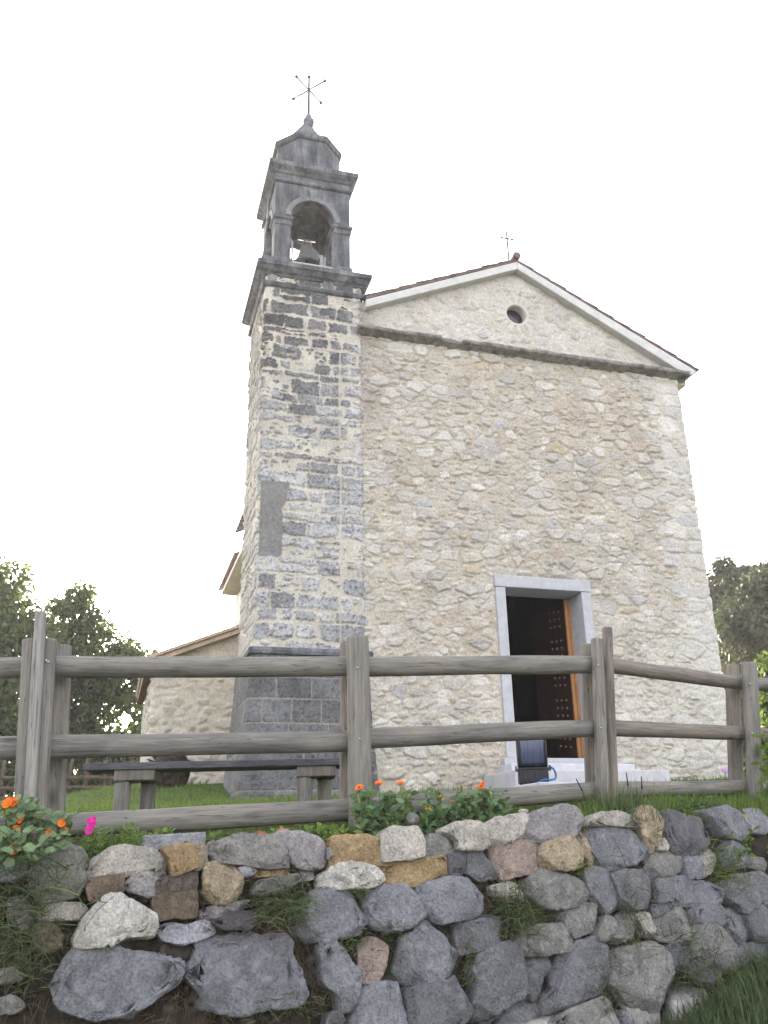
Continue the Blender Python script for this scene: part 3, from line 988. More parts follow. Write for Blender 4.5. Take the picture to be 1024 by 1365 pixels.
# ---- belfry
BU0, BU1 = 1.675, 2.825
BN0, BN1 = TC[1] - 0.575, TC[1] + 0.575
BZ0, BZ1, SPR, RAD_A = 9.405, 11.02, 10.40, 0.335
def arch_wall(mb, c0, c1, thick, frame):
    """wall with an arched opening; frame maps (along, depth, z) -> place"""
    mid = (c0 + c1) / 2
    arc = [(mid + RAD_A * math.cos(a), SPR + RAD_A * math.sin(a)) for a in np.linspace(0, math.pi, 21)]
    pts_in = [(mid + RAD_A, BZ0)] + arc + [(mid - RAD_A, BZ0)]
    top = [(c1, BZ0), (c1, SPR)] + [(c1 + (c0 - c1) * t, BZ1) for t in np.linspace(0, 1, 19)] + [(c0, SPR), (c0, BZ0)]
    n = len(pts_in)
    V = []
    for dpt in (0, thick):
        V += [frame(a, dpt, z) for a, z in pts_in]
        V += [frame(a, dpt, z) for a, z in top]
    F = []
    for i in range(n - 1):
        F.append((i, i + 1, n + i + 1, n + i)[::-1])
        F.append((2 * n + i, 2 * n + i + 1, 3 * n + i + 1, 3 * n + i))
        F.append((i, i + 1, 2 * n + i + 1, 2 * n + i))
        F.append((n + i, n + i + 1, 3 * n + i + 1, 3 * n + i)[::-1])
    mb.add(V, F)
mb = MB()
TH = 0.20
arch_wall(mb, BU0, BU1, TH, lambda a, d, z: P(a, BN0 + d, z))
arch_wall(mb, BU0, BU1, TH, lambda a, d, z: P(a, BN1 - d, z))
arch_wall(mb, BN0 + 0.003, BN1 - 0.003, TH, lambda a, d, z: P(BU0 + 0.003 + d, a, z))
arch_wall(mb, BN0 + 0.003, BN1 - 0.003, TH, lambda a, d, z: P(BU1 - 0.003 - d, a, z))
BEL = mb.obj('belfry', M_CARV, TOWER)
mb = MB(); loft(mb, [(0.50, 10.94), (0.50, 11.0)])
mb.obj('belfry_ceiling', M_CARV, TOWER)
def ring_part(frame, mid):
    mb = MB()
    V, F = [], []
    prof = [(RAD_A + 0.004, -0.022), (RAD_A + 0.075, -0.022), (RAD_A + 0.085, -0.012), (RAD_A + 0.085, 0.01), (RAD_A + 0.004, 0.01)]
    A = np.linspace(RAD(2), RAD(178), 33)
    for a in A:
        for r, d in prof: V.append(frame(mid + r * math.cos(a), d, SPR + r * math.sin(a)))
    k = len(prof)
    for i in range(len(A) - 1):
        for j in range(k): F.append((i * k + j, i * k + (j + 1) % k, (i + 1) * k + (j + 1) % k, (i + 1) * k + j))
    mb.add(V, F)
    return mb
fr_front = lambda a, d, z: P(a, BN0 + d, z)
fr_left = lambda a, d, z: P(BU0 + 0.003 + d, a, z)
fr_right = lambda a, d, z: P(BU1 - 0.003 - d, a, z)
fr_back = lambda a, d, z: P(a, BN1 - d, z)
for fr, mid in ((fr_front, TC[0]), (fr_left, TC[1]), (fr_right, TC[1]), (fr_back, TC[0])):
    ring_part(fr, mid).obj('archivolt', M_CARV2, TOWER)
    mb = MB()
    V = [fr(mid + x, d, z) for d in (-0.04, 0.012) for x, z in ((-0.045, SPR + RAD_A - 0.012), (0.045, SPR + RAD_A - 0.012), (0.065, 10.93), (-0.065, 10.93))]
    mb.add(V, [(0, 1, 2, 3), (7, 6, 5, 4), (0, 4, 5, 1), (1, 5, 6, 2), (2, 6, 7, 3), (3, 7, 4, 0)])
    mb.obj('keystone', M_CARV2, TOWER)
# impost capitals and pier feet on the four corner piers
for cu in (BU0 + 0.12, BU1 - 0.12):
    for cn in (BN0 + 0.12, BN1 - 0.12):
        mb = MB()
        loft(mb, [(0.122, 10.22), (0.135, 10.235), (0.135, 10.265), (0.128, 10.275), (0.128, 10.315), (0.155, 10.335), (0.158, 10.37), (0.125, 10.385)], 4, cu, cn)
        mb.obj('impost', M_CARV, TOWER)
        mb = MB()
        loft(mb, [(0.150, 9.405), (0.150, 9.60), (0.140, 9.63), (0.122, 9.65)], 4, cu, cn)
        mb.obj('pier_foot', M_CARV, TOWER)
M_SILL = mat_plain('pale_sill_stone', (0.40, 0.385, 0.36), 0.2, 10, 0.9, 0.4, 0.008)
mb = MB(); ubox(mb, TC[0] - 0.334, TC[0] + 0.334, BN0 + 0.01, BN0 + 0.18, 9.412, 9.62)
bevel(mb.obj('belfry_sill', M_SILL, TOWER), 0.008)
# upper cornice
mb = MB(); loft(mb, [(0.575, 11.00), (0.60, 11.01), (0.615, 11.03), (0.615, 11.06), (0.585, 11.075), (0.585, 11.155), (0.605, 11.165), (0.63, 11.20), (0.675, 11.24), (0.69, 11.255), (0.693, 11.325), (0.68, 11.335), (0.45, 11.40)])
bevel(mb.obj('cornice', M_CARV, TOWER), 0.006)
# octagonal drum, its moulded rim and the spirelet
mb = MB(); loft(mb, [(0.50, 11.33), (0.50, 12.0), (0.51, 12.01)], 8)
mb.obj('drum', M_CARV, TOWER)
mb = MB(); loft(mb, [(0.50, 11.985), (0.525, 12.0), (0.540, 12.035), (0.545, 12.085), (0.53, 12.10), (0.45, 12.12), (0.36, 12.22), (0.275, 12.38), (0.185, 12.54), (0.105, 12.67), (0.07, 12.73)], 8)
mb.obj('spirelet', M_CARV, TOWER)
mb = MB()
c = P(TC[0] + 0.03, TC[1], 0)
loft(mb, [(0.06, 12.72), (0.085, 12.74), (0.085, 12.76), (0.05, 12.775)], 12, TC[0] + 0.02)
mb.sphere(c + [0, 0, 12.845], 0.094, 14, 9, (1, 1, 0.85))
loft(mb, [(0.05, 12.90), (0.055, 12.93), (0.045, 12.97), (0.02, 12.99)], 12, TC[0] + 0.03)
mb.obj('finial', M_CARV2, TOWER, True)
# iron cross of four level arms and an upright, each tipped with a ball
mb = MB()
top = np.array([c[0], c[1], 13.82]); cc = np.array([c[0], c[1], 13.535])
mb.tube([c + [0, 0, 12.95], top], [0.022, 0.015], 8); mb.sphere(top, 0.03, 8, 6)
mb.sphere(cc, 0.022, 8, 6)
a0 = RAD(-33)
for k in range(4):
    a = a0 + k * math.pi / 2
    e = cc + 0.335 * np.array([math.cos(a), math.sin(a), 0])
    mb.tube([cc, e], 0.0135, 6); mb.sphere(e, 0.03, 8, 6)
mb.obj('iron_cross', M_IRON, TOWER, True)
# bell cradle: headstock beam and straps are its own thing together with the bell
bc = P(TC[0] + 0.03, TC[1] + 0.02, 0)
bc = bc + np.array([0, 0, 0.24])
BELL = thing('church_bell', 'small grey bronze bell hanging in the arched belfry', 'bell', bc + [0, 0, 9.60])
def lathe(mb, c, prof, k=20):
    V, F = [], []
    for r, z in prof:
        for j in range(k):
            a = 2 * math.pi * j / k
            V.append(c + np.array([r * math.cos(a), r * math.sin(a), z]))
    for i in range(len(prof) - 1):
        for j in range(k): F.append((i * k + j, i * k + (j + 1) % k, (i + 1) * k + (j + 1) % k, (i + 1) * k + j))
    F.append(tuple((len(prof) - 1) * k + j for j in range(k)))
    mb.add(V, F)
mb = MB()
lathe(mb, bc + [0, 0, 9.78], [(0.18, 0.0), (0.205, -0.012), (0.212, 0.0), (0.200, 0.025), (0.165, 0.075), (0.133, 0.15), (0.115, 0.22), (0.105, 0.28), (0.09, 0.32), (0.05, 0.345), (0.0, 0.35)])
mb.obj('bell_body', M_BRONZE, BELL, True)
mb = MB()
for k in range(3):
    o_ = UD * (k - 1) * 0.055
    mb.tube([bc + o_ + [0, 0, 10.12], bc + o_ * 1.4 + [0, 0, 10.16], bc + o_ * 1.2 + [0, 0, 10.20], bc + o_ * 0.5 + [0, 0, 10.23]], 0.012, 6)
mb.obj('crown_loops', M_BRONZE, BELL, True)
mb = MB(); mb.tube([bc + [0, 0, 9.95], bc + [0, 0, 9.74]], [0.012, 0.014], 6); mb.sphere(bc + [0, 0, 9.72], 0.035, 8, 6)
mb.obj('clapper', M_IRON, BELL, True)
mb = MB(); e = UD * 0.50; mb.tube([bc + [0, 0, 10.26] - UD * 0.14, bc + [0, 0, 10.26] + UD * 0.14], 0.03, 8)
mb.obj('headstock', M_IRON, BELL)
mb = MB()
q0 = P(TC[0] + 0.235, TC[1] - 0.10, 9.42)
mb.tube([q0, q0 + [0, 0, 0.72]], 0.032, 8); mb.tube([q0 + UD * 0.055, q0 + UD * 0.055 + [0, 0, 0.70]], 0.018, 6)
q1 = P(TC[0] - 0.30, TC[1] - 0.2, 9.42)
mb.tube([q1, q1 + [0, 0, 0.80], q1 + [0, 0, 0.86] + UD * 0.04, q1 + [0, 0, 0.80] + UD * 0.06, q1 + UD * 0.06 + [0, 0, 0.5]], 0.016, 6)
mb.obj('cradle_post', M_IRON_PALE, BELL)
mb = MB(); mb.tube([q1 + [0, 0, 0.45], bc + [0, 0, 9.72] - ND * 0.25, q0 + [0, 0, 0.52]], 0.010, 6)
mb.tube([q0 + [0, 0, 0.66] - UD * 0.02, q0 - UD * 0.14 + [0, 0, 0.05]], 0.02, 6)
mb.obj('pull_rod', M_IRON, BELL)

# ================================================================== steps in front of the door
ST = thing('door_steps', 'low white stone steps leading up to the open chapel door', 'steps', P(5.5, D - 0.6, 2.1))
mb = MB(); ubox(mb, 4.66, 6.36, D - 0.42, D + 0.02, 2.10, 2.455); bevel(mb.obj('step', M_STEP, ST), 0.012)
mb = MB(); ubox(mb, 4.46, 6.50, D - 0.95, D + 0.01, 2.02, 2.335); bevel(mb.obj('step', M_STEP, ST), 0.012)

mb = MB(); ubox(mb, 4.10, 6.62, D - 2.3, D + 0.005, 1.95, 2.110)
pv = mb.obj('paving', M_STEP, None); bevel(pv, 0.012); props(pv, kind='structure')

# ================================================================== lean-to beside the nave
AN0, AN1 = 14.5, 18.0
ANX = thing('lean_to_annex', 'low pale stone lean-to with a sloping roof beside the bell tower', 'annex', P(1.6, 14.5, 2.2))
def anx_hc(s, u, z):
    h, c, m = rubble(s, z, 701, cwL=0.36, chL=0.22, cwS=0.2, chS=0.13, big=0.5, bury=0.4, hs=0.035, gap=0.09, mort=(0.50, 0.465, 0.40),
                     pal=[(0.48, 0.455, 0.40), (0.52, 0.50, 0.45), (0.42, 0.39, 0.33), (0.36, 0.32, 0.26)], cum=[0.4, 0.7, 0.92, 1.0])
    return h, c
sheet('wall', [(0.52, AN1), (0.52, AN0), (2.95, AN0)], 0.022, 1.9, 5.4, 0.022, anx_hc, M_MAS, ANX, keep=lambda u, z, s: z < 4.34 + (u - 0.52) * 0.405)
mb = MB()
prism(mb, [(0.40, 4.265), (2.93, 5.30), (2.93, 5.37), (0.38, 4.335)], AN0 - 0.16, AN1 + 0.1)
prism(mb, [(0.36, 4.338), (2.93, 5.375), (2.93, 5.43), (0.34, 4.385)], AN0 - 0.20, AN1 + 0.12)
mb.obj('roof', M_TILE_PALE, ANX)
mb = MB(); ubox(mb, 0.385, 0.50, AN0 - 0.10, AN1, 4.20, 4.255)
mb.obj('eave_board', M_BROWN, ANX)

# ================================================================== fence
def basis(a, b):
    a, b = np.array(a, float), np.array(b, float)
    z = b - a; L = np.linalg.norm(z); z = z / L
    y = np.array([0, 1.0, 0]) if abs(z[1]) < 0.9 else np.array([1.0, 0, 0])
    x = np.cross(y, z); x /= np.linalg.norm(x); y = np.cross(z, x)
    return a, L, x, y, z

def timber(name, a, b, prof, mat, parent, seed, wob=0.004, bow=0.0, taper=0.0, label=None, sub=24):
    """log or post: section 'prof' (x, y) swept from a to b, its own local Z along the grain; y points away from the camera"""
    a, L, x, y, z = basis(a, b)
    prof = np.array(prof)
    k = len(prof)
    ts = np.concatenate([[0, 0.004 / L * 2], np.linspace(0.02, 0.98, sub), [1 - 0.008 / L, 1.0]])
    V = []
    rr = np.hypot(prof[:, 0], prof[:, 1]).max()
    for i, t in enumerate(ts):
        s = 0.93 if i in (0, len(ts) - 1) else 1.0
        s *= 1 - taper * t
        q = np.stack([prof[:, 0] * 9 + seed * 3.3, prof[:, 1] * 9, np.full(k, t * L * 2.2)], 1)
        nz = fbm(q, 2, seed) * wob
        d = prof / (np.hypot(prof[:, 0], prof[:, 1])[:, None] + 1e-9)
        pr = prof * s + d * nz[:, None]
        bx = bow * math.sin(math.pi * t)
        V.append(np.stack([pr[:, 0] + 0.0, pr[:, 1] + bx, np.full(k, t * L)], 1))
    V = np.concatenate(V)
    m = len(ts)
    F = [(i * k + j, i * k + (j + 1) % k, (i + 1) * k + (j + 1) % k, (i + 1) * k + j) for i in range(m - 1) for j in range(k)]
    F.append(tuple(range(k - 1, -1, -1))); F.append(tuple((m - 1) * k + j for j in range(k)))
    me = mesh_from(V, F, name, True)
    me.materials.append(mat)
    for p in me.polygons[-2:]: p.use_smooth = False
    o = bpy.data.objects.new(name, me); COL.objects.link(o)
    o.parent = parent
    a = a - origin_of(parent)
    o.matrix_local = Matrix(((x[0], y[0], z[0], a[0]), (x[1], y[1], z[1], a[1]), (x[2], y[2], z[2], a[2]), (0, 0, 0, 1)))
    if label: o['label'] = label
    return o

def circ(r, k=22): return [(r * math.cos(2 * math.pi * j / k), r * math.sin(2 * math.pi * j / k)) for j in range(k)]
def halfround(w, d, k=14):
    """rounded face towards the camera (-y)"""
    pts = [(w / 2 * math.cos(t), -d * math.sin(t) ** 0.75) for t in np.linspace(math.pi, 0, k)]
    pts = [(-w / 2, d * 0.45)] + pts + [(w / 2, d * 0.45)]
    return pts[::-1]
def rectp(w, d, r=0.006): 
    a, b = w / 2, d / 2
    return [(a - r, -b), (a, -b + r), (a, b - r), (a - r, b), (-a + r, b), (-a, b - r), (-a, -b + r), (-a + r, -b)]

FEN = thing('wooden_fence', 'weathered grey round rail wooden fence running along the top of the stone wall', 'fence', at(478, 1092, 5.7))
rails = [
    ((-330, 902, 4.95), (50, 889, 5.13), .124), ((58, 889, 5.17), (478, 888, 5.76), .127), ((476, 889, 5.76), (800, 886, 6.5), .132), ((800, 885.5, 6.5), (990, 911, 7.6), .114), ((985, 911, 7.6), (1330, 925, 9.4), .11),
    ((-330, 1004, 4.95), (50, 996, 5.13), .130), ((58, 996, 5.17), (478, 988, 5.76), .132), ((476, 985, 5.76), (806, 970, 6.5), .128), ((806, 970.5, 6.5), (992, 977.5, 7.6), .116), ((985, 977.5, 7.6), (1330, 990, 9.4), .11),
    ((-330, 1112, 4.95), (50, 1103, 5.13), .128), ((60, 1102, 5.17), (478, 1079, 5.76), .132), ((482, 1077, 5.76), (810, 1053, 6.5), .125), ((810, 1053, 6.5), (998, 1049, 7.6), .11), ((985, 1049, 7.6), (1330, 1055, 9.4), .11),
]
for i, (a, b, d) in enumerate(rails):
    mt = M_WOOD_RED if i in (3, 8, 9) else M_WOOD
    timber('rail', at(*a), at(*b), circ(d / 2), mt, FEN, 11 + i, 0.005, 0.012 * math.sin(i * 2.1), 0.03)
def post(b, t, prof, mat, seed, label=None):
    pb, pt = at(*b), at(*t)
    pb = pb + (pb - pt) / np.linalg.norm(pb - pt) * 0.25       # let into the ground
    timber('post', pb, pt, prof, mat, FEN, seed, 0.003, 0, 0.02, label)
post((70, 1100, 5.36), (80, 861, 5.36), halfround(.13, .06), M_WOOD, 41)
post((47, 1105, 5.03), (62.5, 853, 5.03), halfround(.105, .05), M_WOOD, 42)
post((30, 1098, 5.03), (42, 853, 5.03), halfround(.095, .05), M_WOOD, 43)
post((38.5, 1090, 4.95), (54.5, 815, 4.95), rectp(.056, .05), M_WOOD_PALE, 44, 'tall pale square batten over the corner joint')
post((481, 1100, 5.62), (476.5, 849, 5.62), halfround(.146, .06), M_WOOD, 45)
post((468, 1090, 5.92), (467, 856, 5.92), halfround(.14, .05), M_WOOD_RED, 46)
post((804, 1068, 6.36), (796, 852, 6.36), halfround(.085, .045), M_WOOD, 47)
post((818, 1066, 6.42), (809.5, 837, 6.42), halfround(.070, .04), M_WOOD_RED, 48)
post((789.5, 1056, 6.68), (781.5, 859, 6.68), halfround(.092, .045), M_WOOD_RED, 49)
post((1007, 1052, 7.42), (999, 883.5, 7.42), halfround(.125, .05), M_WOOD, 50)
post((982, 1048, 7.78), (976, 887, 7.78), halfround(.118, .05), M_WOOD_RED, 51)
post((-140, 1110, 4.9), (-128, 850, 4.9), halfround(.13, .06), M_WOOD, 52)
post((1240, 1058, 8.7), (1232, 895, 8.7), halfround(.13, .06), M_WOOD, 53)

for px, py, Yp in ((64, 882, 4.975), (61.5, 880, 4.975), (476.5, 890, 5.555), (479.5, 985, 5.555), (797.5, 887, 6.31), (801.5, 970, 6.31), (1000, 911, 7.36), (1003, 977, 7.36)):
    mb = MB(); mb.sphere(at(px, py, Yp), 0.007, 8, 5); mb.obj('bolt', M_IRON_PALE, FEN, True)

# ================================================================== retaining wall of boulders
RW = thing('retaining_wall', 'rough dry stone retaining wall of grey and tan boulders below the wooden fence', 'stone wall', np.array([0.0, float(face_y(0, 0.3)), 0.25]))
def wall_hit(px, py):
    Y = 5.3
    for _ in range(40):
        p = at(px, py, Y)
        Y = 0.5 * Y + 0.5 * float(face_y(p[0], p[2]))
    return at(px, py, Y)

def icosphere(n):
    t = (1 + 5 ** 0.5) / 2
    V = [(-1, t, 0), (1, t, 0), (-1, -t, 0), (1, -t, 0), (0, -1, t), (0, 1, t), (0, -1, -t), (0, 1, -t), (t, 0, -1), (t, 0, 1), (-t, 0, -1), (-t, 0, 1)]
    V = [np.array(v, float) / np.linalg.norm(v) for v in V]
    F = [(0, 11, 5), (0, 5, 1), (0, 1, 7), (0, 7, 10), (0, 10, 11), (1, 5, 9), (5, 11, 4), (11, 10, 2), (10, 7, 6), (7, 1, 8), (3, 9, 4), (3, 4, 2), (3, 2, 6), (3, 6, 8), (3, 8, 9), (4, 9, 5), (2, 4, 11), (6, 2, 10), (8, 6, 7), (9, 8, 1)]
    for _ in range(n):
        c = {}; F2 = []
        def mid(a, b):
            k = (min(a, b), max(a, b))
            if k not in c:
                v = V[a] + V[b]; V.append(v / np.linalg.norm(v)); c[k] = len(V) - 1
            return c[k]
        for a, b, d in F:
            x, y, z = mid(a, b), mid(b, d), mid(d, a)
            F2 += [(a, x, z), (b, y, x), (d, z, y), (x, y, z)]
        F = F2
    return np.array(V), np.array(F)
ICO = {4: icosphere(4), 5: icosphere(5)}

def stone(name, poly, nrm, depth, back, seed, colour, parent, style='r', label=None, res=None, sinkz=0.0):
    """a rock whose outline seen along nrm is the polygon (list of 3-D points)"""
    rng = np.random.default_rng(seed)
    poly = np.array(poly); c = poly.mean(0)
    nrm = np.array(nrm, float) / np.linalg.norm(nrm)
    up = np.array([0, 0, 1.0]); up = up - nrm * (up @ nrm); up /= np.linalg.norm(up)
    tx = np.cross(up, nrm)
    q = np.stack([(poly - c) @ tx, (poly - c) @ up], 1)
    r_ = 0.07 if style in 'bs' else (0.08 if style == 'f' else 0.20)
    p2 = []
    for i in range(len(q)):
        a, b = q[i], q[(i + 1) % len(q)]
        p2 += [a + (b - a) * r_, b - (b - a) * r_]
    q = np.array(p2)
    cen = (q.max(0) + q.min(0)) / 2 * 0.5 + q.mean(0) * 0.5
    q = q - cen; c = c + tx * cen[0] + up * cen[1]
    th = np.linspace(-math.pi, math.pi, 361)
    rho = np.zeros(361)
    for i in range(len(q)):
        a, b = q[i], q[(i + 1) % len(q)]
        e = b - a
        den = np.cos(th) * e[1] - np.sin(th) * e[0]
        with np.errstate(divide='ignore', invalid='ignore'):
            t = (a[0] * e[1] - a[1] * e[0]) / den
            s = (a[0] * np.sin(th) - a[1] * np.cos(th)) / den
        ok = (s >= -1e-6) & (s <= 1 + 1e-6) & (t > 0)
        rho = np.where(ok & (t > rho), t, rho)
    rho[rho == 0] = rho[rho > 0].mean()
    size = rho.mean()
    en = fbm(np.stack([np.cos(th) * 2.6 + seed, np.sin(th) * 2.6, th * 0], 1), 3, int(seed) % 997)
    rho = rho * (1 + {'b': 0.025, 's': 0.13}.get(style, 0.055) * en)
    lvl = res or (5 if size > 0.10 else 4)
    Vs, Fs = ICO[lvl]
    ph = np.arctan2(Vs[:, 1], Vs[:, 0])
    st = np.hypot(Vs[:, 0], Vs[:, 1])
    ea, eb = {'s': (0.10, 0.13), 'b': (0.15, 0.20), 'f': (0.16, 0.20), 'r': (0.25, 0.30)}[style]
    rr = np.interp(ph, th, rho) * st ** ea
    w = np.abs(Vs[:, 2]) ** eb * np.where(Vs[:, 2] > 0, depth, -back)
    p = np.stack([rr * np.cos(ph), rr * np.sin(ph), w], 1)
    for k in range({'r': 5, 's': 2}.get(style, 9)):
        m = np.array([rng.uniform(-1, 1), rng.uniform(-1, 1), rng.uniform(0.35, 1.3)])
        if style == 'b': m = np.array([rng.uniform(-.45, .45), rng.uniform(-.45, .45), 1.0])
        m /= np.linalg.norm(m)
        d = p @ m
        off = d.max() * rng.uniform(0.74, 0.97)
        p = p - m[None] * (np.maximum(0, d - off) * 0.97)[:, None]
    amp = 0.075 * min(size, 0.2)
    sd = int(seed) % 1000
    n_ = p / (np.linalg.norm(p, axis=1)[:, None] + 1e-6)
    nz = amp * 2.0 * fbm(p * (2.0 / max(size, .05)) + seed, 2, sd) + 0.013 * fbm(p * 14 + seed, 3, sd + 1) + 0.0075 * fbm(p * 42 + seed, 4, sd + 2)
    pit = fbm(p * 24 + seed * 2, 2, sd + 3)
    nz -= (0.0 if style == 'b' else 0.018) * smooth(0.38, 0.6, pit)
    p = p + n_ * nz[:, None] * (0.35 + 0.65 * np.abs(n_[:, 2:3]))
    V = c + p[:, :1] * tx + p[:, 1:2] * up + p[:, 2:3] * nrm
    o = obj(name, V, Fs, M_STONE, parent, True, None, label)
    j = rng.uniform(0.88, 1.12)
    o.color = (colour[0] * j, colour[1] * j, colour[2] * j, 1)
    return o

